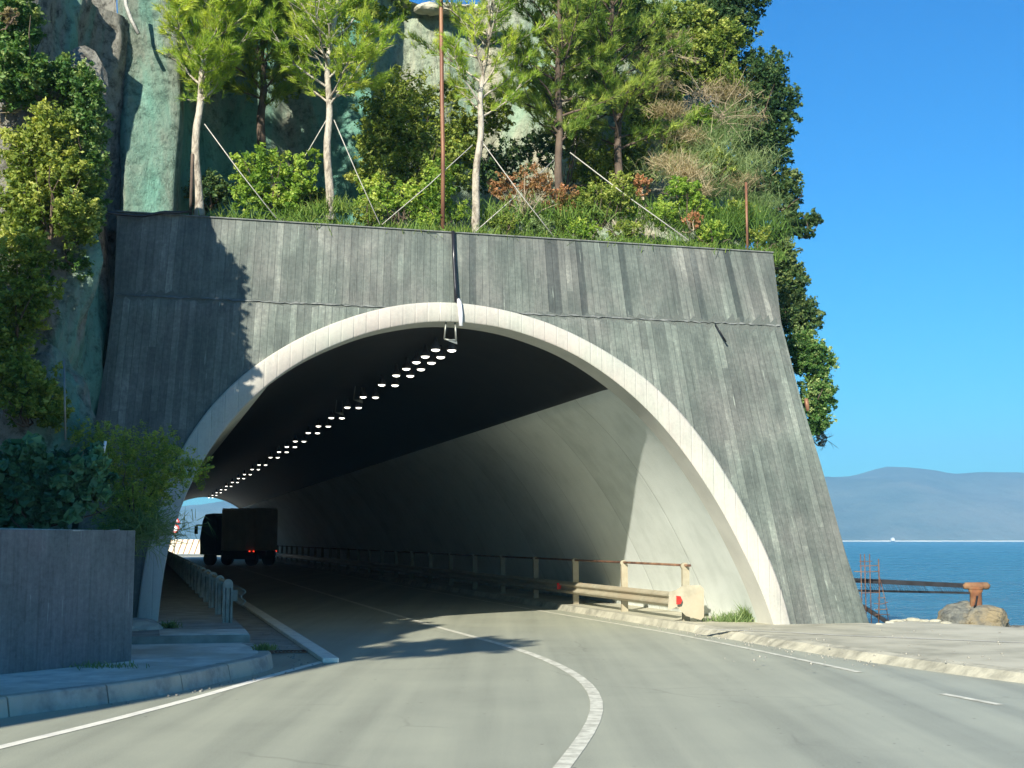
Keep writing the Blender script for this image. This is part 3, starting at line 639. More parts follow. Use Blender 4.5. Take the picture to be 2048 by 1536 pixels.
# ================================================================== GUARDRAILS
Zv = np.array([0, 0, 1.])
wprof = [(.0, -.155), (.035, -.14), (.08, -.095), (.08, -.065), (.015, -.02), (.015, .02), (.08, .065), (.08, .095), (.035, .14), (.0, .155)]
def wbeam(mb, pts, side, zc, th=.012):
    """pts: list of (s,t); side +1/-1 which way the waves face along s"""
    n = len(wprof); vs = []
    for s, t in pts:
        for a, z in wprof: vs.append(W(s + side * a, t, zc + z))
    for s, t in pts:
        for a, z in wprof: vs.append(W(s + side * (a - th), t, zc + z))
    m_ = len(pts); fs = []
    for i in range(m_ - 1):
        for j in range(n - 1): fs.append((i * n + j, i * n + j + 1, (i + 1) * n + j + 1, (i + 1) * n + j)); b0 = m_ * n; fs.append((b0 + i * n + j, b0 + (i + 1) * n + j, b0 + (i + 1) * n + j + 1, b0 + i * n + j + 1))
    for i in (0, m_ - 1):
        for j in range(n - 1): fs.append((i * n + j, i * n + j + 1, m_ * n + i * n + j + 1, m_ * n + i * n + j))
    mb.add(vs, fs)
# right rail
gr = empty('guardrail', W(5.25, 1.6, Zr), 'cream steel guardrail with upper handrail along the right kerb', 'guardrail')
mb = MB(); wbeam(mb, [(4.98, t) for t in (1.95, 5.0, 8.7, 12.7, 20, 40, 70, 104)], -1, .56); mb.build('beam', M['steel'], gr)
mb = MB(); mb.tube([W(5.12, t, 1.27) for t in (1.3, 5, 8.7, 20, 60, 104)], .026, 8); mb.build('handrail', M['rust'], gr)
for k in range(26):
    t = 1.6 + 3.65 * k if k < 6 else 1.6 + 3.65 * k
    if t > 104: break
    mb = MB(); c = W(5.14, t, 0)
    prof = [(-.075, -.04), (.075, -.04), (.075, .04), (.06, .04), (.06, -.025), (-.06, -.025), (-.06, .04), (-.075, .04)]
    mb.prism(prof, Zr - .05, 1.24, (SD, TD, Zv), c)
    mb.tube([W(5.12, t - .045, 1.25), W(5.12, t + .045, 1.25)], .075, 12)
    mb.build('post', M['steel'], gr)
# flared end plate
pp = [(1338, 1184), (1352, 1180), (1366, 1171), (1400, 1170), (1408, 1178), (1408, 1234), (1402, 1240), (1372, 1232), (1354, 1214), (1336, 1220)]
P3 = [ony(u, v_, 27.15) for u, v_ in pp]; n_ = len(pp); mb = MB(); mb.add(P3 + [p + np.array([0, .02, 0]) for p in P3], [tuple(range(n_))[::-1], tuple(range(n_, 2 * n_))] + [(i, (i + 1) % n_, n_ + (i + 1) % n_, n_ + i) for i in range(n_)])
mb.build('end_plate', M['steel'], gr)
M['red'] = simple('red_reflector', (.75, .04, .03), rough=.3, bmp=0)
for cc in (ony(1357, 1200, 27.08), W(4.90, 9.6, .58)):
    mb = MB(); mb.prism([(-.05, -.085), (.03, -.075), (.06, .0), (.03, .075), (-.05, .085)], 0, .04, (SD, Zv, -TD), cc); mb.build('reflector', M['red'], gr)
# left rail
gl_ = empty('guardrail', W(-4.2, .4, .32), 'galvanised guardrail seen end-on along the left walkway', 'guardrail')
mb = MB(); wbeam(mb, [(-4.0, t) for t in (-.1, 3.5, 7, 15, 40, 70, 104)], 1, .80); mb.build('beam', M['galv'], gl_)
mb = MB(); mb.tube([W(-4.2, t, 1.02) for t in (.42, 3.4, 7, 40, 104)], .03, 8); mb.build('handrail', M['steel'], gl_)
for k in range(40):
    t = .42 + 2.7 * k
    if t > 104: break
    mb = MB(); c = W(-4.2, t, 0); prof = [(-.085, -.05), (-.05, -.05), (-.03, -.02), (.03, -.02), (.05, -.05), (.085, -.05), (.085, -.035), (.06, .04), (-.06, .04), (-.085, -.035)]
    mb.prism(prof, .3, 1.0, (SD, TD, Zv), c); mb.tube([W(-4.2, t - .05, 1.01), W(-4.2, t + .05, 1.01)], .085, 12); mb.box(W(-4.09, t, .80), (.12, .03, .2), (SD, TD, Zv))
    mb.build('post', M['galv'], gl_)

# ================================================================== LORRY AND WHAT LIES BEYOND THE FAR MOUTH
def lorry():
    base = ony(475, 1107, 93.0); base[2] = 0
    e = empty('lorry', base, 'dark box lorry turning out of the far end of the tunnel', 'lorry')
    yaw = rad(152); X = np.array([math.cos(yaw), math.sin(yaw), 0]); Y = np.array([-X[1], X[0], 0]); A = (X, Y, Zv)
    # X = forward (towards camera-left)
    M['cab'] = simple('dark_cab_paint', (.02, .025, .03), rough=.35, bmp=0); M['box'] = simple('cargo_panel', (.78, .73, .55), (.66, .62, .46), 1, .6, bmp=.05); M['tyre'] = simple('tyre', (.015, .015, .015), rough=.9, bmp=0)
    M['winglass'] = simple('cab_glass', (.02, .03, .035), rough=.08, bmp=0, spec=.8)
    def at(x, y, z): return base + X * x + Y * y + Zv * z
    mb = MB(); mb.prism([(1.0, .75), (2.45, .75), (2.5, 1.9), (2.28, 3.1), (2.05, 3.55), (1.3, 3.62), (1.05, 3.3)], -1.1, 1.1, (X, Zv, -Y), base); cab = mb.build('cab', M['cab'], e, bevel=.06)
    mb = MB(); mb.prism([(-2.5, 1.05), (.45, 1.05), (.45, 3.85), (-2.5, 3.85)], -1.2, 1.2, (X, Zv, -Y), base)
    for k in range(5): mb.box(at(-2.4 + k * .69, 0, 2.5), (.05, 2.44, 2.9), A)
    mb.build('cargo_box', M['box'], e)
    mb = MB(); mb.box(at(-.4, .5, .85), (5.0, .12, .3), A); mb.box(at(-.4, -.5, .85), (5.0, .12, .3), A); mb.box(at(-1, 1.1, .75), (2.8, .05, .6), A); mb.box(at(-1, -1.1, .75), (2.8, .05, .6), A); mb.build('chassis', M['cab'], e)
    for x in (1.65, -2.0):
        for y in (-1, 1):
            mb = MB(); mb.tube([at(x, y * 1.05, .5), at(x, y * .78, .5)], .5, 18); mb.build('wheel', M['tyre'], e)
    for y in (1.28, -1.28):
        mb = MB(); mb.box(at(2.66, y, 2.45), (.12, .22, .55), A); mb.tube([at(2.3, y * .8, 2.8), at(2.66, y, 2.8), at(2.66, y, 2.6)], .045, 6); mb.build('mirror', M['cab'], e)
    mb = MB(); mb.prism([(-.9, -.4), (.9, -.4), (.85, .4), (-.85, .4)], 0, .03, (Y, Zv, X), at(2.42, 0, 2.5)); mb.build('windscreen', M['winglass'], e)
    m, nt, b = newmat('tail_lamp_red'); b.inputs['Base Color'].default_value = (.8, .02, .01, 1); b.inputs['Emission Color'].default_value = (1, .05, .02, 1); b.inputs['Emission Strength'].default_value = .9; M['tail'] = m
    for x, mm in ((-2.05, 'tail'), (-2.4, 'tail')):
        for y in (1.23, -1.23):
            mb = MB(); mb.box(at(x, y, 1.0), (.08, .05, .07), A); mb.build('side_light', M[mm], e)
    return e
lorry()
# low striped parapet outside the far mouth
mb = MB(); base = ony(300, 1112, 150.0); p1 = ony(300, 1112, 150.); p2 = ony(475, 1112, 150.)
wallm, nt, b = newmat('striped_parapet'); tc = nt.nodes.new('ShaderNodeTexCoord'); sx = nt.nodes.new('ShaderNodeSeparateXYZ'); nt.links.new(tc.outputs['Object'], sx.inputs[0])
k = mth(nt, 'FRACT', mth(nt, 'ADD', mth(nt, 'MULTIPLY', sx.outputs[0], 1.6), mth(nt, 'MULTIPLY', sx.outputs[2], -.55)))
nt.links.new(ramp(nt, k, [(.27, (.25, .16, .10)), (.30, (.78, .70, .52))]), b.inputs['Base Color'])
mb.box((0 + (p1[0] + p2[0]) / 2, 150, 1.0), (abs(p2[0] - p1[0]) + 22, .3, 1.6)); o = mb.build('parapet', wallm, org=((p1[0] + p2[0]) / 2, 150, .2)); tag(o, 'cream parapet with slanting brown stripes beyond the tunnel exit', 'wall')
sg = ony(349, 1100, 135.0); sg[2] = 0
e = empty('road_sign', sg, 'red and white warning sign post seen through the far tunnel mouth', 'road sign')
mb = MB(); mb.tube([sg, sg + [0, 0, 4.3]], .04, 8); mb.build('post', M['galv'], e)
M['signred'] = simple('sign_red', (.75, .05, .04), rough=.4, bmp=0); M['signwhite'] = simple('sign_white', (.85, .85, .85), rough=.4, bmp=0)
ex = (np.array([1., 0, 0]), Zv, np.array([0, -1., 0]))
mb = MB(); mb.prism([(-.5, 0), (.5, 0), (0, .87)], 0, .03, ex, sg + [0, 0, 3.5]); pn = mb.build('triangle_panel', M['signred'], e)
mb = MB(); mb.prism([(-.3, .1), (.3, .1), (0, .62)], .03, .045, ex, sg + [0, 0, 3.5]); mb.build('face', M['signwhite'], pn)
circ = lambda r: [(r * math.cos(a), r * math.sin(a)) for a in np.linspace(0, 2 * math.pi, 24, endpoint=False)]
mb = MB(); mb.prism(circ(.42), 0, .03, ex, sg + [0, 0, 2.9]); pn = mb.build('round_panel', M['signred'], e)
mb = MB(); mb.prism(circ(.29), .03, .045, ex, sg + [0, 0, 2.9]); mb.build('face', M['signwhite'], pn)

# ================================================================== STUB WALL AT LEFT
a = onz(-160, 1366, .2); b_ = onz(262, 1322, .2); d = (b_ - a); L = np.linalg.norm(d); d /= L; n_ = np.array([-d[1], d[0], 0])
wl = empty('planter_wall', b_, 'blue black board-marked retaining wall in shade at the left', 'wall')
V = []; UVc = []; Fq = []
def quad(p, q, h, uo, zt=None):
    i = len(V); k_ = 14
    for j in range(k_ + 1):
        x = p * (1 - j / k_) + q * j / k_
        V.append(x); V.append(x + np.array([0, 0, h])); UVc.append((uo + np.linalg.norm(x - p), 0)); UVc.append((uo + np.linalg.norm(x - p), h))
    for j in range(k_): Fq.append((i + 2 * j, i + 2 * j + 2, i + 2 * j + 3, i + 2 * j + 1))
HW = 1.72; c1 = b_ + n_ * .06 + d * .06
quad(a, b_, HW, 0); quad(b_, c1, HW, L); quad(c1, b_ * 0 + W(-6.25, -.1, .2) * 1.0, HW, L + .1)
for q in range(len(V)): pass
npmesh('wall_face', V, Fq, M['stub'], wl, uv=UVc)
mb = MB(); pe = W(-6.25, -.1, .2); mb.add([a + Zv * HW, b_ + Zv * HW, c1 + Zv * HW, pe + Zv * HW, W(-6.6, -.1, .2 + HW), b_ + n_ * .45 - d * .3 + Zv * HW, a + n_ * .35 + Zv * HW], [(0, 1, 2, 3, 4, 5, 6)])
mb.build('wall_top', M['conc'], wl)
mb = MB(); mb.add([a + n_ * .3 + Zv * 1.55, b_ + n_ * .3 + Zv * 1.55, W(-6.5, -.1, 1.75), W(-8.8, -.5, 1.75), W(-10, -9, 1.75)], [(0, 1, 2, 3, 4)]); mb.build('planter_soil', M['soil'], wl)
pipe('hose', [ony(-20, 1057, 16.3), ony(60, 1059, 16.5), ony(150, 1061, 17), ony(215, 1062, 17.5), ony(238, 1060, 17.7)], .012, M['rope'], 'thin pale hose lying on top of the left planter wall', 'hose')

# ================================================================== RUSTY REMAINS AT THE SEA EDGE
Yb = 28.0
rk = MB(); c = ony(1955, 1243, Yb); lump(rk, c + [0.05, 0, -.16], (.72, .55, .44), 41, 4)
lump(rk, c + [-.32, .1, -.02], (.42, .4, .36), 43, 4); lump(rk, c + [.85, .1, -.36], (.6, .4, .28), 47, 4)
tag(rk.build('boulder', M['rock'], org=c), 'stained grey boulder carrying the rusty bollard at the sea edge', 'rock')
bt = ony(1953, 1228, Yb)
e = empty('bollard', bt, 'orange rusty mooring bollard on a boulder by the water', 'bollard')
mb = MB(); mb.tube([bt + [0, 0, -.1], bt + [0, 0, .05], bt + [0, 0, .12], bt + [0, 0, .42], bt + [0, 0, .50]], [.20, .15, .125, .12, .15], 16); mb.build('shaft', M['rustcast'], e)
mb = MB(); mb.tube([bt + [-.26, 0, .56], bt + [-.20, 0, .58], bt + [.24, 0, .58], bt + [.29, 0, .56]], [.05, .075, .08, .05], 12); mb.tube([bt + [0, 0, .48], bt + [0, 0, .56]], [.14, .17], 12); mb.build('head', M['rustcast'], e)
mb = MB(); mb.tube([bt + [-.02, -.15, .38], bt + [-.07, -.17, .2], bt + [-.10, -.16, .14]], .018, 6); mb.build('hook', M['dkiron'], e)
rl = empty('railing', ony(1712, 1190, Yb), 'black iron railing running from the portal to the rusty bollard', 'railing')
def beam(mb, p, q, hz, th):
    d = q - p; L = np.linalg.norm(d); d /= L; n_ = np.cross(Zv, d); n_ /= np.linalg.norm(n_); mb.box((p + q) / 2, (L, th, hz), (d, n_, np.cross(d, n_)))
mb = MB(); beam(mb, ony(1695, 1160, Yb + .2), ony(1945, 1172, Yb), .095, .08); mb.build('top_bar', M['dkiron'], rl)
mb = MB(); beam(mb, ony(1700, 1181, Yb + .2), ony(1945, 1186, Yb), .045, .05); mb.build('bottom_bar', M['dkiron'], rl)
mb = MB()
for i, u in enumerate(np.r_[np.arange(1722, 1850, 4.1), np.arange(1864, 1925, 4.1)]):
    mb.tube([ony(u + random.gauss(0, 1), 1164 + (u - 1712) * .05, Yb + .02), ony(u + 9 + random.gauss(0, 1), 1183 + (u - 1712) * .02, Yb + .02)], .0065, 4)
mb.build('strings', M['dkiron'], rl)
rb = ony(1745, 1246, Yb - .2)
e = empty('rebar_cage', rb, 'bent rusty rebar cage standing beside the foot of the portal', 'rebar')
mb = MB()
for u, v0 in ((1721, 1108), (1729, 1108), (1739, 1108), (1757, 1118)):
    mb.tube([ony(u + (4 if u < 1750 else 0), 1252, Yb - .25), ony(u + 2, 1180, Yb - .25), ony(u, v0, Yb - .25)], .011 if u < 1750 else .014, 5)
mb.build('bars', M['rust'], e)
mb = MB()
for v, u0, u1 in ((1123, 1719, 1744), (1132, 1719, 1756), (1143, 1708, 1758), (1186, 1722, 1760), (1196, 1755, 1771), (1207, 1748, 1776), (1219, 1750, 1776), (1230, 1750, 1780)):
    mb.tube([ony(u0, v, Yb - .25), ony((u0 + u1) / 2, v + random.uniform(-2, 2), Yb - .2), ony(u1, v - random.uniform(-1, 3), Yb - .25)], .009, 5)
mb.tube([ony(1758, 1150, Yb - .25), ony(1768, 1190, Yb - .2), ony(1777, 1240, Yb - .2)], .008, 5)
mb.build('ties', M['rust'], e)
mb = MB(); beam(mb, ony(1724, 1212, Yb), ony(1790, 1254, Yb - .3), .085, .06); tag(mb.build('beam', M['dkiron'], org=ony(1757, 1233, Yb)), 'black slanting beam fallen behind the rebar cage', 'beam')
pipe('pipe', [onf(1612, 797, .5), onf(1616, 822, .5)], .045, M['redpipe'], 'short orange pipe stub poking out beside the right facade edge', 'pipe')
# ================================================================== CLIFFS
def grid_mesh(name, fn, us, vs, mat, kind='structure', flip=False):
    nu, nv = len(us), len(vs); V = [fn(u, v) for v in vs for u in us]
    Fq = [(j * nu + i, j * nu + i + 1, (j + 1) * nu + i + 1, (j + 1) * nu + i) for j in range(nv - 1) for i in range(nu - 1)]
    return npmesh(name, V, Fq, mat, smooth=True, kind=kind)
def n3(x, y, z, seed=0, o=5):
    return float(fbm(np.array(x + .37 * z), np.array(y * .8 + z * .9), seed, o))
ZT = 7.45
# terrace soil on top of the gallery
def terr(s, t):
    return W(s, t, ZT - .02 + .16 * max(0, t - .2) + .06 * n3(s * 1.3, t * 1.3, 0, 11, 4) * min(1, t))
grid_mesh('terrace_ground', terr, np.linspace(-6.5, 7.2, 60), np.linspace(1.0, 9, 30), M['soil'])
# main cliff behind the trees
def tc(s):
    P = [(-8, 1.5), (-6.45, 1.3), (-6.3, .75), (-5.35, .85), (-5.2, 2.6), (-4.4, 3.6), (-3, 4.0), (-1.2, 3.6), (-.9, 4.6), (0, 5.2), (2, 5.6), (4, 5.6), (5.5, 5.8), (7, 5.8), (8.6, 6.0), (9.3, 7.2), (9.8, 12)]
    return float(np.interp(s, [p[0] for p in P], [p[1] for p in P]))
def mainc(s, z):
    rough = .10 if -6.35 < s < -5.3 else .22
    t = tc(s) + (z - 7.5) * .10 + rough * n3(s * 1.1, z * .55, 0, 5, 6)
    return W(s + .08 * n3(z * .8, s, 3, 9, 3) - (.14 * max(0, z - 8.5) * min(1, max(0, s - 5) / 3)), t, z)
def ztop(s):  return float(np.interp(s, [-9, -1.6, -1.0, .6, 1.6, 3, 8], [19.5, 19, 14.6, 14.35, 14.6, 17, 16]))
def cl_part(name, s0, s1, mat, ns, z0=7.0):
    ss = np.linspace(s0, s1, ns); fs = np.linspace(0, 1, 70)
    return grid_mesh(name, lambda s, f: mainc(s, z0 + (ztop(s) - z0) * f) + (TD * 3 * 0), ss, fs, mat)
cl_part('cliff', -8, -6.40, M['cliffdark'], 20); cl_part('cliff', -6.38, -5.28, M['slabgreen'], 20)
cl_part('cliff', -5.28, -1.0, M['cliff'], 60); cl_part('cliff', -1.0, 8.4, M['cream'], 100); cl_part('cliff', 8.36, 9.8, M['cream'], 24, -2.5)
grid_mesh('slope', lambda f, t: (lambda s: W(s, t, 7.45 + .80 * (t - 1.3) * min(1, max(0, (s - 2.2) / 1.6)) + .10 * n3(s * 1.2, t * 1.2, 0, 51, 5) - 2.5 * max(0, f - .9)))(2.2 + f * (4.35 + .45 * (t - 1.3))), np.linspace(0, 1, 60), np.linspace(1.3, 6.6, 50), M['cream'])
# plateau behind the rim so that nothing is paper thin
mb = MB(); mb.add([W(-1.0, 5.2, 14.55), W(2.0, 6.2, 14.3), W(2.2, 14, 14.0), W(-1.2, 14, 14.4)], [(0, 1, 2, 3)]); tag(mb.build('cliff_top', M['cream']), kind='structure')
mb = MB(); 
for k, (u0, u1) in enumerate(((845, 872), (868, 905), (900, 990))):
    p = onf(u0, 16 + k, 5.6); q = onf(u1, 18, 5.7); [lump(mb, p + (q - p) * x + [0, 0, random.uniform(-.05, .05)], (random.uniform(.12, .25), .2, random.uniform(.06, .12)), k * 9 + int(x * 9), 2) for x in np.linspace(0, 1, 6)]
mb.build('coping_stones', M['conc2']); D.objects['coping_stones']['kind'] = 'structure'
# near left rock face
near_path = [(-5.9, 1.3), (-6.35, .5), (-6.62, -.2), (-6.95, -.75), (-7.4, -1.35), (-8.1, -2.0), (-10, -3.2), (-13, -4.5), (-14, -6)]
def nearc(k, z):
    P = np.array(near_path); d = np.arange(len(P)); s = np.interp(k, d, P[:, 0]); t = np.interp(k, d, P[:, 1])
    base = W(s, t, z); off = .13 * n3(k * 2.0, z * .8, 1, 21, 6) + .10 * n3(k * .8, z * .35, 1, 22, 3)
    lean = .055 * (z - 5) if z > 5 else -.02 * (5 - z)
    nrm = SD * .75 - TD * .66; off = off - .2 
    # bulge seen at low level, stepping left near the ground
    return base + nrm * off - SD * (0.10 * max(0, (4.2 - z)) if k < 5 else 0) + nrm * -lean * .4
grid_mesh('rock_face', nearc, np.linspace(0, 5.3, 110), np.linspace(.2, 11.6, 120), M['cliffdark'])
mb = MB(); lump(mb, ony(95, 300, 20.55), (.85, .6, 1.7), 61, 4); lump(mb, ony(70, 560, 20.1), (.9, .6, 1.9), 63, 4); lump(mb, ony(60, 860, 19.6), (1.0, .6, 1.6), 67, 4)  # added lumps, hidden behind the creepers, to shade the facade's left side
tag(mb.build('added_shade_lumps', M['cliffdark']), kind='structure')
def lowc(y, z):
    x = (-9.9 + .36 * y if y < 3 else -8.7) + .18 * n3(y * .5, z * .8, 0, 31, 5); return np.array([x, y, z])
hl = lambda y: (10 if y < 9 else 10 - (y - 9) * .4) + .4 * math.sin(y * .9) + .3 * math.sin(y * 2.3)
ys_ = np.linspace(-26, 16.5, 80); fs_ = np.linspace(0, 1, 26)
V = [lowc(y, hl(y) * f) for f in fs_ for y in ys_] + [np.array([-16.0, y, hl(y) + 1]) for y in ys_]
nu = len(ys_); Fq = [(j * nu + i, j * nu + i + 1, (j + 1) * nu + i + 1, (j + 1) * nu + i) for j in range(len(fs_)) for i in range(nu - 1)]
npmesh('roadside_cliff', V, Fq, M['cliff'], smooth=True, kind='structure')
grid_mesh('headland', lambda a, z: W(7.9 - .2 * max(0, z) + .15 * n3(a * 14, z * .6, 3, 43, 4), 1.3 + a * 70, z), np.linspace(0, 1, 80), np.linspace(-2.5, 8.5, 24), M['cliffdark'])

# ================================================================== FOLIAGE
def unit(n): v = rng.normal(0, 1, (n, 3)); return v / (np.linalg.norm(v, axis=1)[:, None] + 1e-9)
def leaf_quads(C_, size, asp=.5, up=.35, tint=None, jitter=.42):
    n = len(C_); d = unit(n); d[:, 2] = d[:, 2] * .7 + up * rng.random(n); d /= np.linalg.norm(d, axis=1)[:, None]
    a = np.cross(d, unit(n)); a /= np.linalg.norm(a, axis=1)[:, None] + 1e-9
    L = size * (1 + jitter * rng.normal(0, 1, n)).clip(.45, 1.9); L = L[:, None]; wd = L * asp / 2; nn = np.cross(a, d)
    p0 = C_ - d * L / 2; p1 = C_ + a * wd + nn * L * .08; p2 = C_ + d * L / 2; p3 = C_ - a * wd + nn * L * .08
    V = np.stack([p0, p1, p2, p3], 1).reshape(-1, 3); F_ = np.arange(4 * n).reshape(n, 4)
    t = np.repeat(tint if tint is not None else rng.random(n), 4); return V, F_, t
def clump_points(c, r, n, k=None, tight=.42, seed=None, squash=1.0):
    """leaves strung along many short shoots that fan out of an ellipsoid, plus loose ones"""
    c = np.array(c, float); r = np.array(r, float); k = k or max(10, int(n / 34))
    q = unit(k); rr = rng.random(k)[:, None] ** .45; cc = c + q * rr * r * .80
    d = q * rng.uniform(.2, 1, (k, 1)) + unit(k) * .75; d[:, 2] += .35; d /= np.linalg.norm(d, axis=1)[:, None]
    Ls = rng.uniform(.12, .42, k) ** 1.1 * r.mean() * rng.choice([.7, 1, 1, 1.5], k); wts = rng.random(k) * Ls + .05 * r.mean(); wts /= wts.sum()
    idx = rng.choice(k, n, p=wts); s = rng.random(n) ** .8
    spread = (.26 * (1 - .72 * s) * (Ls[idx] + .10 * r.mean()))[:, None]
    P = cc[idx] + d[idx] * (s * Ls[idx])[:, None] + rng.normal(0, 1, (n, 3)) * spread * .8
    big = rng.normal(0, .10, 6); seg = (np.arctan2(q[:, 1], q[:, 0]) * 3 / math.pi + 3).astype(int) % 6
    ct = rng.normal(.40, .16, k) + big[seg] + .12 * q[:, 2]; tint = (ct[idx] + rng.normal(0, .15, n) + .16 * (s - .5)).clip(0, 1)
    return P, tint, cc, Ls
def leafy(name, ells, n, size, mat, parent, asp=.5, tintoff=0):
    n = int(n * 1.45); size = size * .74
    """ells: list of (center, radius3, weight)"""
    tot = sum(e[2] for e in ells); Ps = []; Ts = []
    for c, r, w_ in ells:
        m_ = int(n * w_ / tot); P, T, _, _ = clump_points(c, r, m_); Ps.append(P); Ts.append(T)
    P = np.vstack(Ps); T = (np.concatenate(Ts) + tintoff).clip(0, 1)
    V, F_, t = leaf_quads(P, size, asp, tint=T); return npmesh(name, V, F_, mat, parent, tint=t)
def blades(base, dirs, L, wd, tint, bend=.3):
    """curved blades with 2 segments -> quads"""
    n = len(base); side = np.cross(dirs, unit(n)); side /= np.linalg.norm(side, axis=1)[:, None] + 1e-9
    droop = np.zeros((n, 3)); droop[:, 2] = -1
    L = np.asarray(L)[:, None] if np.ndim(L) else np.full((n, 1), L)
    m1 = base + dirs * L * .55; m2 = base + dirs * L + droop * L * bend * rng.random((n, 1))
    wv = side * wd / 2
    V = np.stack([base - wv, base + wv, m1 + wv * .8, m1 - wv * .8, m2 + wv * .15, m2 - wv * .15], 1).reshape(-1, 3)
    i = np.arange(n)[:, None] * 6; F_ = np.vstack([i + np.array([[0, 1, 2, 3]]), i + np.array([[3, 2, 4, 5]])])
    return V, F_, np.repeat(tint, 6)
def needles(tufts, axis, mat, name, parent, k=22, L=.15, wd=.013, tints=None, spread=.75):
    n = len(tufts); P = np.repeat(tufts, k, 0); A = np.repeat(axis, k, 0)
    d = A * 1.0 + unit(n * k) * spread; d /= np.linalg.norm(d, axis=1)[:, None]
    side = np.cross(d, unit(n * k)); side /= np.linalg.norm(side, axis=1)[:, None] + 1e-9
    Ls = L * rng.uniform(.6, 1.2, (n * k, 1)); back = A * rng.uniform(-.10, .02, (n * k, 1))
    p = P + back; V = np.stack([p - side * wd / 2, p + side * wd / 2, p + d * Ls], 1).reshape(-1, 3)
    T = np.repeat(tints if tints is not None else rng.random(n), k); T = (T + rng.normal(0, .1, len(T))).clip(0, 1)
    return npmesh(name, V, np.arange(3 * n * k).reshape(-1, 3), mat, parent, tint=np.repeat(T, 3))
def tlen(P): return np.linalg.norm(np.diff(np.array(P), axis=0), axis=1).sum()

def pine(name, trunk, r0, crown0, blen, nb, nt_, mat, label, bark='bark', extra=(), k=20, sparse=1.0, L=.15, wd=.013, keep=None, sub=True):
    """trunk: list of world points from base up; crown0: fraction where branches start"""
    base = trunk[0]; e = empty(name, base, label, 'pine tree', 'pines on the wall top')
    T = np.array([np.array(p) for p in trunk]); d = np.r_[0, np.cumsum(np.linalg.norm(np.diff(T, axis=0), axis=1))]; H = d[-1]
    at = lambda f: np.array([np.interp(f * H, d, T[:, i]) for i in range(3)])
    fs = np.linspace(0, 1, 26); pts = [at(f) + np.array([math.sin(f * 23) * .02, math.cos(f * 19) * .02, 0]) for f in fs]
    tr = MB(); tr.tube(pts, [r0 * (1 - .82 * f) + (r0 * .35 * max(0, 1 - f * 22)) for f in fs], 10)
    br = MB(); tuf = []; ax = []; tn = []
    for b in range(nb):
        f = crown0 + (1 - crown0) * ((b + random.random()) / nb); th = b * 2.399 + random.gauss(0, .4); prof = (1 - (f - crown0) / (1 - crown0) * .55) * (0.65 + .35 * min(1, (f - crown0) * 8))
        Lb = blen * prof * random.uniform(.65, 1.15); el = .25 + .75 * f + random.gauss(0, .12)
        p = at(f); dd = np.array([math.cos(th) * math.cos(el), math.sin(th) * math.cos(el), math.sin(el)]); P = [p]
        ns = 6
        for s_ in range(ns):
            dd = dd + np.array([random.gauss(0, .13), random.gauss(0, .13), .03 + random.gauss(0, .08)]); dd /= np.linalg.norm(dd); P.append(P[-1] + dd * Lb / ns)
        br.tube(P, [max(.006, r0 * .30 * (1 - .85 * i / ns)) for i in range(ns + 1)], 5, cap=False)
        ct = random.gauss(.5, .16)
        for s_ in range(1, ns + 1):
            for q in range(2 if s_ < 3 else 3):
                o = P[s_]; dr = (P[s_] - P[s_ - 1]); dr /= np.linalg.norm(dr); sd_ = np.cross(dr, [0, 0, 1.]); sd_ /= np.linalg.norm(sd_) + 1e-6
                g = dr * .7 + sd_ * random.choice((-1, 1)) * random.uniform(.4, 1) + np.array([0, 0, random.gauss(.15, .3)]); g /= np.linalg.norm(g)
                Lt = Lb * random.uniform(.14, .34); end = o + g * Lt; br.tube([o, o + g * Lt * .5 + [0, 0, -.02], end], [.008, .006, .004], 3, cap=False)
                m_ = max(2, int(nt_ * (.4 + .6 * s_ / ns)))
                for z in range(m_):
                    f2 = random.uniform(.25, 1.0); tuf.append(o + (end - o) * f2 + np.array([random.gauss(0, .05) for _ in range(3)])); a2 = g + np.array([random.gauss(0, .3), random.gauss(0, .3), .35]); ax.append(a2 / np.linalg.norm(a2)); tn.append(ct + random.gauss(0, .14) + (.12 if f2 > .8 else 0))
    to = tr.build('trunk', M[bark], e); br.build('branches', M[bark], e)
    tuf = np.array(tuf); ax = np.array(ax); tn = np.array(tn).clip(0, 1)
    if sparse < 1: s_ = rng.random(len(tuf)) < sparse; tuf, ax, tn = tuf[s_], ax[s_], tn[s_]
    needles(tuf, ax, mat, 'crown', e, k, L, wd, tn)
    return e
def up(u, v, t): return onf(u, v, t)
# four staked pines in the front row, then the pines behind
pine('pine_tree', [up(398, 432, .6), up(394, 380, .6), up(393, 250, .6), up(405, 150, .65), up(420, 60, .7), up(432, -40, .7), up(440, -190, .7)], .088, .34, 1.6, 44, 7, L_pine, 'leftmost pale-barked pine on the wall top, tied with one rope')
pine('pine_tree', [up(660, 440, .5), up(658, 380, .5), up(656, 280, .5), up(657, 235, .5), up(656, 150, .5), up(664, 60, .5), up(680, -30, .5), up(690, -200, .5)], .085, .33, 1.85, 40, 7, L_pine, 'second pine from the left, with a slim white trunk and open crown', sparse=.95)
pine('pine_tree', [up(949, 472, .5), up(950, 420, .5), up(955, 330, .5), up(960, 270, .5), up(962, 190, .55), up(972, 100, .6), up(985, 30, .6), up(995, -120, .6)], .085, .38, 1.8, 30, 5, L_pine, 'thin sparse pine just right of the tall brown pole', sparse=.75)
pine('pine_tree', [up(1120, 470, 1.6), up(1118, 340, 1.6), up(1118, 230, 1.6), up(1116, 120, 1.6), up(1120, 0, 1.6), up(1125, -160, 1.6)], .10, .28, 2.1, 46, 6, L_pineD, 'dense dark green pine behind the right end of the wall top', 'bark_dk', L=.17)
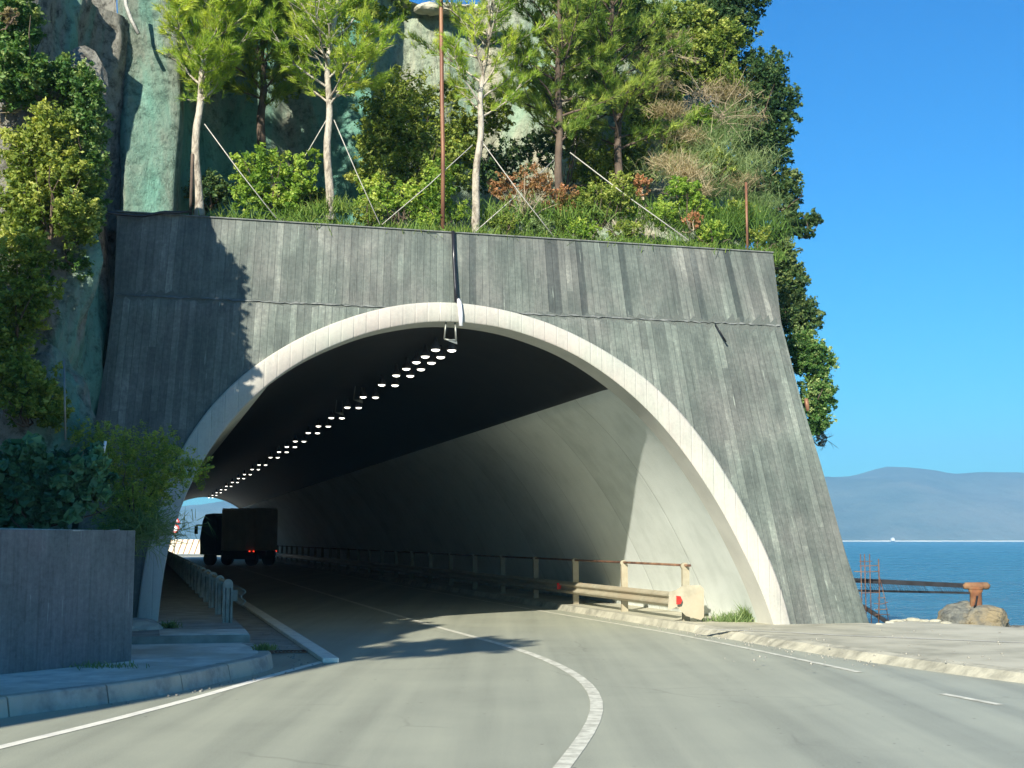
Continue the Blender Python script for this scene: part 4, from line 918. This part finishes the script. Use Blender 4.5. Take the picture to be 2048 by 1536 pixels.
pine('pine_tree', [up(1240, 430, 2.4), up(1236, 250, 2.5), up(1228, 100, 2.6), up(1225, -30, 2.7), up(1225, -150, 2.8)], .10, .20, 2.1, 42, 6, L_pineD, 'bushy pine at the far right of the wall top row', 'bark_dk', L=.17)
pine('pine_tree', [up(520, 330, 3.0), up(525, 200, 3.0), up(525, 60, 3.0), up(520, -120, 3.0)], .10, .25, 1.6, 32, 6, L_pineD, 'shaded pine standing against the cliff between the two left pines', 'bark_dk', L=.17)

# ropes
def rope(a, b, label, ta=.5, tb=.1, r=.010):
    p = up(*a, ta); q = up(*b, tb); m_ = (p + q) / 2 + np.array([0, 0, -.03]); pipe('rope', [p, m_, q], r, M['rope'], label, 'rope', 5)
rope((409, 248), (552, 436), 'rope from the leftmost pine down to the wall top')
rope((654, 238), (585, 350), 'rope running left from the slim white trunk into the round bush', .5, 1.2)
rope((668, 240), (760, 449), 'rope running right from the slim white trunk to the wall top')
rope((945, 290), (764, 449), 'rope slanting left from the sparse pine behind the brown pole')
rope((965, 285), (1108, 474), 'rope slanting right from the sparse pine to the wall top')
rope((1108, 320), (952, 462), 'rope slanting left from the dense dark pine to the sparse pine foot', 1.5, .15)
rope((1140, 305), (1378, 481), 'long rope slanting right from the dense dark pine to the wall end', 1.5, .1, .012)

pipe('cable', [onf(247, -30, .5), onf(252, 10, .45), onf(262, 38, .42), onf(277, 68, .40)], .035, M['rope'], 'pale ragged strap hanging over the turquoise slab', 'cable', 6)
pipe('stake', [up(381, 432, .5), up(383, 370, .5), up(385, 308, .52)], .03, M['bark_dk'], 'brown wooden stake right beside the leftmost pine trunk', 'stake', 6)
def stems(e, c, R, n, mat='bark_dk', r=.022):
    mb = MB(); c = np.array(c, float); R = np.array(R)
    for i in range(n):
        g = unit(1)[0]; g[2] = abs(g[2]) + .2; P = [c + g * np.array([.05, .05, 0])]
        for k in range(4): P.append(P[-1] + g * R / 4 * .9 + np.array([random.gauss(0, .04) for _ in range(3)]))
        mb.tube(P, [r, r * .8, r * .6, r * .4, r * .25], 5, cap=False)
    mb.build('stems', M[mat], e)
def bush(name, u, v, ru, rv, t, mat, n, size, label, cat='bush', group=None, y=None, ells=None, asp=.5, depth=None, stem=7, tint=0, bark='bark_dk'):
    f = (lambda a, b_: onf(a, b_, t)) if y is None else (lambda a, b_: ony(a, b_, y))
    c = f(u, v); sc = c[1] / FP; R = (ru * sc, (depth or ru * sc * .8), rv * sc)
    base = f(u, v + rv * .9); e = empty(name, base, label, cat, group)
    L = [(c, R, 1)] if ells is None else [(f(a, b_), (p * sc, (depth or p * sc * .8), q * sc), p * q / (ru * rv)) for a, b_, p, q in ells]
    if stem: stems(e, base, (R[0], R[1], R[2] * 1.3), stem, bark)
    leafy('foliage', L, n, size, mat, e, asp, tint); return e
# ---- bushes on the terrace
bush('bush', 548, 352, 88, 78, .9, L_bright, 9000, .085, 'round bright green bush right of the leftmost pine', ells=[(530, 340, 70, 62), (590, 350, 50, 55), (500, 395, 55, 45), (560, 410, 75, 35), (630, 315, 22, 26)])
bush('bush', 812, 290, 120, 165, 2.2, L_mid, 26000, .085, 'tall dense olive green shrub behind the brown pole', ells=[(810, 230, 95, 110), (760, 330, 70, 90), (850, 330, 85, 110), (740, 270, 45, 60), (905, 320, 60, 80)])
bush('bush', 800, 400, 90, 60, .8, L_bright, 9500, .07, 'light green shrub at the foot of the tall olive shrub', ells=[(750, 400, 50, 60), (830, 400, 65, 50), (880, 370, 45, 60), (900, 420, 40, 35)])
bush('shrub', 1050, 385, 80, 55, .9, L_red, 6000, .055, 'reddish brown twiggy shrub right of the sparse pine', ells=[(1010, 380, 35, 45), (1070, 375, 50, 50), (1120, 400, 45, 40)], stem=16, bark='twig')
bush('bush', 1010, 330, 70, 60, 2.4, L_dark, 6500, .085, 'dark bush in the shade behind the sparse pine', ells=[(1010, 330, 60, 60), (1080, 300, 60, 50), (960, 350, 40, 60)])
bush('bush', 1200, 400, 60, 60, 1.0, L_mid, 7500, .07, 'olive bush under the long slanting rope', ells=[(1190, 410, 50, 50), (1240, 390, 45, 50), (1150, 420, 40, 40)])
bush('bush', 1370, 400, 60, 50, .9, L_bright, 6500, .07, 'bright green bush near the right end of the wall top', ells=[(1365, 385, 45, 38), (1330, 430, 45, 35), (1400, 420, 35, 35)])
bush('shrub', 1283, 375, 22, 28, .9, L_red, 1100, .06, 'small rust red bush left of the right-end green bush', stem=5, bark='twig', tint=.25)
bush('shrub', 1385, 440, 26, 24, .5, L_red, 1000, .05, 'salmon coloured dry bush close to the wall end', stem=5, bark='twig', tint=.35)
bush('bush', 1130, 300, 120, 90, 3.2, L_mid, 16000, .09, 'broad bush filling the gap between the two right pines', ells=[(1130, 260, 60, 60), (1190, 330, 70, 70), (1260, 320, 60, 80), (1290, 230, 45, 70)])
bush('bush', 420, 385, 60, 40, 1.9, L_dark, 3500, .08, 'dark low bush in the recess behind the leftmost pine')
bush('bush', 690, 60, 110, 60, 3.4, L_mid, 9000, .085, 'leafy crown hanging from the cliff behind the slim white trunk', ells=[(740, 40, 70, 45), (640, 60, 70, 60), (800, 20, 35, 30), (580, 150, 45, 60)])
bush('bush', 930, 250, 60, 80, 3.0, L_mid, 8000, .08, 'olive bush climbing the cliff behind the sparse pine', ells=[(930, 270, 50, 60), (985, 230, 45, 50), (900, 190, 30, 40)])
bush('bush', 1180, 150, 90, 110, 4.4, L_mid, 16000, .09, 'upper olive bushes on the cliff between the two dark pines', ells=[(1130, 100, 60, 60), (1190, 160, 65, 70), (1270, 200, 50, 60), (1080, 180, 45, 60), (1170, 30, 70, 50)])
bush('bush', 620, 395, 60, 40, 1.6, L_mid, 4500, .075, 'small olive bush left of the slim white trunk', ells=[(600, 390, 35, 40), (640, 400, 30, 30)])
for i_, (u_, v_, a_, b__, mt_, lb_) in enumerate(((735, 430, 40, 26, 'L_mid', 'low olive clump at the wall edge under the left rope'), (860, 440, 34, 22, 'L_bright', 'low green clump just left of the brown pole foot'), (1010, 450, 38, 24, 'L_mid', 'low olive clump right of the sparse pine foot'), (1080, 455, 34, 22, 'L_broom', 'pale low clump where two ropes cross'), (1165, 460, 40, 24, 'L_bright', 'low green clump below the olive bush'), (1255, 465, 42, 26, 'L_mid', 'low olive clump left of the long rope end'), (1425, 470, 40, 26, 'L_bright', 'low bright clump between the rope end and the short pole'), (1518, 478, 30, 28, 'L_mid', 'low olive clump at the right corner of the wall top'))):
    bush('bush', u_, v_, a_, b__, .45, globals()[mt_], 2300, .055, lb_, 'bush', 'low clumps along the wall edge', stem=4)
# ---- right slope: bushes, broom, straw
bush('tree', 1330, 60, 100, 100, 4.4, L_mid, 22000, .10, 'sunny olive tree crown on top of the slope at right', 'tree', 'trees on the right slope', ells=[(1300, 60, 75, 70), (1380, 50, 60, 60), (1250, 20, 60, 50), (1350, 130, 60, 45), (1230, 90, 50, 50)], stem=5)
bush('tree', 1470, 20, 80, 80, 5.2, L_dark, 22000, .10, 'blue green tree crown against the sky at the very top', 'tree', 'trees on the right slope', ells=[(1430, 20, 65, 80), (1495, -10, 52, 70), (1475, 60, 50, 45), (1530, -60, 45, 60)], stem=5)
bush('tree', 1500, 190, 105, 110, 4.6, L_dark, 36000, .095, 'big rounded dark evergreen leaning out toward the sea', 'tree', 'trees on the right slope', ells=[(1520, 150, 70, 62), (1555, 205, 55, 60), (1480, 210, 65, 65), (1545, 265, 50, 45), (1440, 140, 55, 65), (1500, 280, 60, 55), (1450, 260, 50, 50)], stem=6)
bush('tree', 1560, 340, 60, 90, 4.6, L_dark, 22000, .09, 'dark tree hanging below the big rounded evergreen', 'tree', 'trees on the right slope', ells=[(1540, 310, 50, 55), (1570, 380, 45, 60), (1565, 450, 42, 50), (1520, 380, 55, 70), (1550, 490, 35, 45)], stem=5)
bush('tree', 1615, 447, 38, 32, 4.4, L_dark, 5500, .08, 'small dark bush sticking out furthest right against the sky', 'tree', 'trees on the right slope', ells=[(1622, 440, 28, 20), (1610, 465, 26, 16), (1590, 440, 25, 25)], stem=4)
bush('tree', 1590, 600, 45, 80, 3.0, L_dark, 22000, .08, 'olive tree showing behind the right edge of the portal', 'tree', 'trees on the right slope', ells=[(1585, 560, 42, 45), (1612, 635, 38, 45), (1580, 620, 50, 60), (1560, 520, 40, 50)], stem=4, tint=.22)
bush('tree', 1625, 745, 42, 75, 2.6, L_ivy, 22000, .08, 'fresh green tree lowest behind the right edge of the portal', 'tree', 'trees on the right slope', ells=[(1628, 725, 50, 42), (1636, 790, 42, 50), (1600, 700, 45, 50), (1632, 835, 34, 38)], stem=4, tint=.05)
bush('shrub', 1640, 870, 16, 24, 4.5, L_dry, 700, .06, 'small dry grey tuft hanging under the lowest green tree', stem=6, bark='twig')
bush('shrub', 1285, 105, 28, 26, 3.6, L_dry, 1500, .07, 'yellow flowering tuft on the sunny slope', stem=3, tint=.1)

def tuftset(name, spots, mat, label, cat, n, L, wd, kind=None, tintb=.5, spread=.7, up_=1.0, bend=.5, group=None, y=None):
    """spots: list of (u,v,t,count scale, radius m)"""
    B_ = []; Dn = []; Tn = []
    for (u, v, t, k, R) in spots:
        c = onf(u, v, t); m_ = int(n * k); g = rng.normal(0, R, (m_, 3)) * np.array([1, .5, .35]); B_.append(c + g)
        d = rng.normal(0, spread, (m_, 3)); d[:, 2] = np.abs(d[:, 2]) * .5 + up_; d /= np.linalg.norm(d, axis=1)[:, None]; Dn.append(d)
        Tn.append((rng.normal(tintb, .12) + rng.normal(0, .16, m_)).clip(0, 1))
    B_ = np.vstack(B_); Dn = np.vstack(Dn); Tn = np.concatenate(Tn); V, F_, t = blades(B_, Dn, L * rng.uniform(.5, 1.25, len(B_)), wd, Tn, bend)
    o = npmesh(name, V, F_, mat, None, org=onf(spots[0][0], spots[0][1], spots[0][2]), tint=t); tag(o, label, cat, group, kind); return o
# grass along the wall top (stuff)
spots = []
for u in np.arange(600, 1540, 9):
    vtop = 428 + (u - 235) * .0612; spots.append((u + random.gauss(0, 3), vtop + 14 - random.random() * 6, random.uniform(.15, .7), random.uniform(.5, 1.5) * (1.2 if u > 960 else .8), .16))
for u in np.arange(430, 600, 16): spots.append((u, 447 - random.random() * 6, random.uniform(.2, .7), random.uniform(.2, .6), .14))
for (u, v) in ((665, 420), (640, 428), (690, 425), (600, 436)): spots.append((u, v, .45, 1.6, .14))
tuftset('grass', spots, L_grass, 'long green grass growing along the top of the wall', 'grass', 75, .34, .015, 'stuff', .45)
spots = [(u, v, t, 1, .35) for u, v, t in ((1230, 440, 1.2), (1290, 430, 1.2), (1345, 455, 1.0), (1420, 440, 1.2), (1450, 460, .9), (1490, 450, 1.0), (1400, 470, .7), (1160, 445, .9), (1100, 440, .9), (1040, 440, .9), (860, 430, .9), (990, 445, .8), (1520, 470, 1.0))]
tuftset('grass', spots, L_grass, 'tall loose grass between the shrubs above the portal', 'grass', 380, .42, .014, 'stuff', .38)
# broom (feathery) on the right slope
for i, (u, v, t, k, R, lab) in enumerate(((1455, 340, 2.6, 1.0, .32, 'feathery green broom on the slope left of the dark hanging tree'), (1430, 250, 3.2, 1.0, .32, 'pale feathery broom below the big rounded evergreen'), (1490, 425, 2.2, .9, .26, 'feathery broom above the right end of the wall'), (1390, 300, 2.4, .9, .4, 'grey green broom in the middle of the sunny slope'))):
    tuftset('broom', [(u, v + 20, t, k, R), (u - 25, v + 50, t - .3, k * .7, R), (u + 25, v - 10, t + .2, k * .7, R)], L_broom, lab, 'shrub', 1300, .46, .009, None, .5, .75, .6, .7, 'broom bushes on the slope')
for u_, v_, a_, b__, t_, mt_, lb_ in ((1330, 200, 40, 34, 3.4, 'L_mid', 'small olive bush beside the bare twigs on the slope'), (1400, 240, 36, 40, 3.0, 'L_bright', 'light bush in the middle of the straw streaks'), (1350, 300, 34, 30, 2.4, 'L_mid', 'olive bush below the straw streaks'), (1430, 330, 44, 36, 2.3, 'L_mid', 'grey olive bush left of the feathery broom'), (1500, 370, 40, 50, 2.8, 'L_dark', 'dark bush between broom and hanging tree'), (1450, 160, 40, 40, 3.8, 'L_mid', 'dull bush under the top evergreen'), (1480, 430, 44, 34, 1.4, 'L_mid', 'olive bush just left of the short pole')):
    bush('bush', u_, v_, a_, b__, t_, globals()[mt_], 3600, .065, lb_, 'bush', 'small bushes on the sunny slope', stem=6)
# straw streaks
tuftset('dry_grass', [(1345, 330, 2.0, 1, .22), (1365, 280, 2.3, 1.2, .25), (1340, 230, 2.6, 1, .22), (1310, 180, 3.0, 1, .25), (1300, 130, 3.4, .8, .2), (1375, 350, 1.6, 1, .2), (1450, 190, 3.6, 1.2, .35), (1475, 240, 3.4, 1.0, .3), (1390, 385, 1.3, .8, .2), (1480, 370, 2.2, .6, .25), (1330, 80, 4.0, .5, .2)], L_dry, 'pale dry straw streaking down the sunny slope', 'grass', 420, .45, .011, 'stuff', .55, .9, .5, .9)
def twigs(name, u, v, t, n, L, label, spread=1.0, upz=.3, r=.007, y=None):
    c = onf(u, v, t) if y is None else ony(u, v, y); mb = MB()
    for i in range(n):
        d = unit(1)[0] * spread; d[2] = d[2] * .6 + upz; d /= np.linalg.norm(d); P = [c + rng.normal(0, .06, 3)]
        for k in range(5): d = d + rng.normal(0, .16, 3); d /= np.linalg.norm(d); P.append(P[-1] + d * L * random.uniform(.6, 1.1) / 5)
        mb.tube(P, [r * 1.5, r * 1.2, r, r * .8, r * .6, r * .4], 4, cap=False)
        for k in (2, 3, 4):
            q = P[k]; g = d + rng.normal(0, .6, 3); g /= np.linalg.norm(g); mb.tube([q, q + g * L * .2, q + g * L * .32 + [0, 0, -.02]], [r * .6, r * .5, r * .3], 3, cap=False)
    return tag(mb.build(name, M['twig'], org=c), label, 'dead branches')
twigs('dead_branches', 1440, 240, 3.0, 26, 1.1, 'bundle of bare bleached branches fanning out toward the dark evergreen')
twigs('dead_branches', 1345, 110, 3.6, 14, .8, 'bare twigs reaching up beside the yellow tuft')
twigs('dead_branches', 1395, 190, 3.2, 16, .8, 'pale dead twigs halfway up the sunny slope')
twigs('dead_branches', 1640, 872, 4.4, 14, .45, 'grey dead twigs below the lowest green tree', 1, -.4)
twigs('dead_branches', 1050, 420, .7, 16, .6, 'bare brown twigs at the foot of the reddish shrub', 1, .7)
twigs('dead_branches', 20, 230, 0, 16, .9, 'bare grey twigs in the dark gap of the left creepers', y=19.6)

bush('tree', 1415, 120, 80, 90, 4.2, L_mid, 17000, .09, 'sunny olive crown between the yellow tuft and the big evergreen', 'tree', 'trees on the right slope', ells=[(1400, 100, 55, 55), (1440, 150, 45, 50), (1370, 160, 40, 40), (1455, 80, 45, 50)], stem=5)
bush('shrub', 1340, 260, 40, 36, 2.7, L_broom, 2600, .08, 'grey feathery shrub among the straw left of the bare branches', stem=8, bark='twig', asp=.2) if False else None
# ---- left side : creepers and trees on the near rock
bush('tree', 40, 60, 110, 130, 0, L_ivy, 17000, .085, 'creeper mass at the top left corner of the view', 'creeper', 'creepers on the left rock', y=19.4, ells=[(30, 40, 60, 80), (40, 150, 70, 80), (0, 130, 60, 90)], depth=.7)
bush('shrub', 18, 30, 26, 20, 0, L_dry, 900, .07, 'pale dead tuft hanging in the top left corner', y=18.6, stem=2)
bush('creeper', 160, 230, 55, 105, 0, L_ivy, 21000, .075, 'glossy climbing creeper with pale leaves beside the grey rock', 'creeper', 'creepers on the left rock', y=19.8, ells=[(165, 190, 48, 60), (180, 240, 36, 60), (140, 160, 40, 45), (165, 330, 52, 70), (175, 400, 38, 70)], depth=.6, tint=.05)
bush('creeper', 100, 380, 110, 110, 0, L_mid, 20000, .075, 'yellowish creeper mass halfway up the left rock', 'creeper', 'creepers on the left rock', y=19.2, ells=[(60, 310, 75, 60), (130, 340, 65, 60), (50, 420, 80, 80), (150, 440, 50, 60), (100, 250, 50, 50)], depth=.6, tint=.08)
bush('creeper', 160, 480, 40, 80, 0, L_ivy, 9500, .07, 'narrow creeper tail hanging down over the green rock', 'creeper', 'creepers on the left rock', y=20.0, ells=[(165, 450, 38, 50), (160, 530, 28, 45)], depth=.5, stem=3)
bush('creeper', 30, 560, 90, 130, 0, L_mid, 15000, .075, 'dull shaded creeper curtain at the left edge of the view', 'creeper', 'creepers on the left rock', y=18.9, ells=[(30, 520, 70, 80), (20, 620, 70, 90), (80, 590, 45, 60), (10, 720, 60, 80)], depth=.8)
bush('creeper', 55, 780, 80, 80, 0, L_mid, 9000, .07, 'brownish undergrowth low against the left rock', 'creeper', 'creepers on the left rock', y=18.7, ells=[(50, 780, 70, 70), (100, 820, 45, 50)], depth=.5, tint=-.05)
bush('bush', 70, 960, 150, 110, 0, L_fig, 8500, .16, 'broad-leaved blue green bush behind the planter wall', y=17.3, ells=[(50, 950, 90, 80), (120, 990, 80, 70), (20, 1020, 70, 60), (170, 960, 50, 60)], depth=.5, asp=.75)
bush('bush', 270, 950, 130, 110, 0, L_pineD, 26000, .05, 'fine-leaved dark bush spreading over the left leg of the arch', y=19.4, ells=[(230, 900, 60, 60), (310, 905, 65, 55), (260, 980, 85, 60), (375, 935, 45, 42), (330, 960, 50, 45), (240, 1040, 60, 45), (170, 880, 40, 45), (290, 1010, 50, 60)], depth=.55, asp=.3, tint=.2)
# blades drooping over the planter end
d_ = rng.normal(0, .6, (900, 3)); d_[:, 2] = -.15 + rng.random(900) * .9; d_ /= np.linalg.norm(d_, axis=1)[:, None]
V, F_, t = blades(ony(285, 1060, 19.0) + rng.normal(0, 1, (900, 3)) * [.28, .15, .12], d_, .45 * rng.uniform(.5, 1.2, 900), .010, rng.normal(.3, .15, 900).clip(0, 1), .9)
tag(npmesh('grass_tuft', V, F_, L_broom, None, org=ony(285, 1060, 19.0), tint=t), 'wispy grass tuft hanging beside the planter wall end', 'grass')
pipe('stake', [ony(131, 880, 18.2), ony(128, 720, 18.2)], .014, M['galv'], 'thin pale stake leaning before the left rock', 'stake')
pipe('stake', [ony(207, 905, 18.6), ony(211, 882, 18.6)], .02, M['whiteplastic'], 'short white stake in the dark left bush', 'stake')
# weeds at the right springing and by the left kerb
def weed(c, n, R, L, label, mat=L_broom):
    d = rng.normal(0, .55, (n, 3)); d[:, 2] = 1; d /= np.linalg.norm(d, axis=1)[:, None]
    b0 = np.array(c) + rng.normal(0, 1, (n, 3)) * np.array([R, R * .5, 0]); V, F_, t = blades(b0, d, L * rng.uniform(.4, 1.2, n), .012, rng.normal(.4, .2, n).clip(0, 1), .5)
    tag(npmesh('weed', V, F_, mat, None, org=c, tint=t), label, 'weed', None, 'stuff' if R > .15 else None)
weed(onz(1470, 1243, Zr), 700, .28, .26, 'low green weeds at the foot of the right tunnel wall')
weed(onz(1497, 1243, Zr), 420, .06, .48, 'tall tuft of weeds beside the right leg of the arch')
weed(onz(528, 1300, .2), 260, .07, .13, 'small weed at the corner of the left kerb')
weed(onz(205, 1334, .2), 160, .25, .10, 'thin weeds at the foot of the planter wall')
weed(W(-5.25, -.9, .33), 200, .08, .16, 'little weed inside the left leg of the arch')
# out of view trees that shade the road from behind left
def shade_tree(c, R, n, label):
    e = empty('roadside_tree', (c[0], c[1], 0), label, 'tree'); mb = MB(); c = np.array(c, float)
    mb.tube([(c[0] - 1.4, c[1], 0), (c[0] - 1.2, c[1], c[2] * .5), (c[0], c[1], c[2])], [.2, .15, .06], 8); mb.build('trunk', M['bark_dk'], e)
    leafy('crown', [(c, R, 1)], n, .22, L_mid, e)
shade_tree((-8.5, 2.6, 10.9), (1.5, 1.3, .9), 4500, 'tall tree on the left roadside behind the viewer')
shade_tree((-8.0, 14.0, 7.6), (.9, 1.6, 1.0), 2600, 'roadside tree left of the planter wall')

# ================================================================== HAZE
if not globals().get('NOHAZE'):
    m = D.materials.new('haze_air'); m.use_nodes = True; nt = m.node_tree; nt.nodes.clear()
    out = nt.nodes.new('ShaderNodeOutputMaterial'); pv = nt.nodes.new('ShaderNodeVolumePrincipled')
    pv.inputs['Color'].default_value = (.30, .66, 1.0, 1); pv.inputs['Density'].default_value = 2.9e-4; pv.inputs['Anisotropy'].default_value = .0
    nt.links.new(pv.outputs[0], out.inputs['Volume'])
    mb = MB(); mb.box((0, 550, 158), (19000, 7900, 328)); hz = mb.build('haze', m); hz['kind'] = 'stuff'
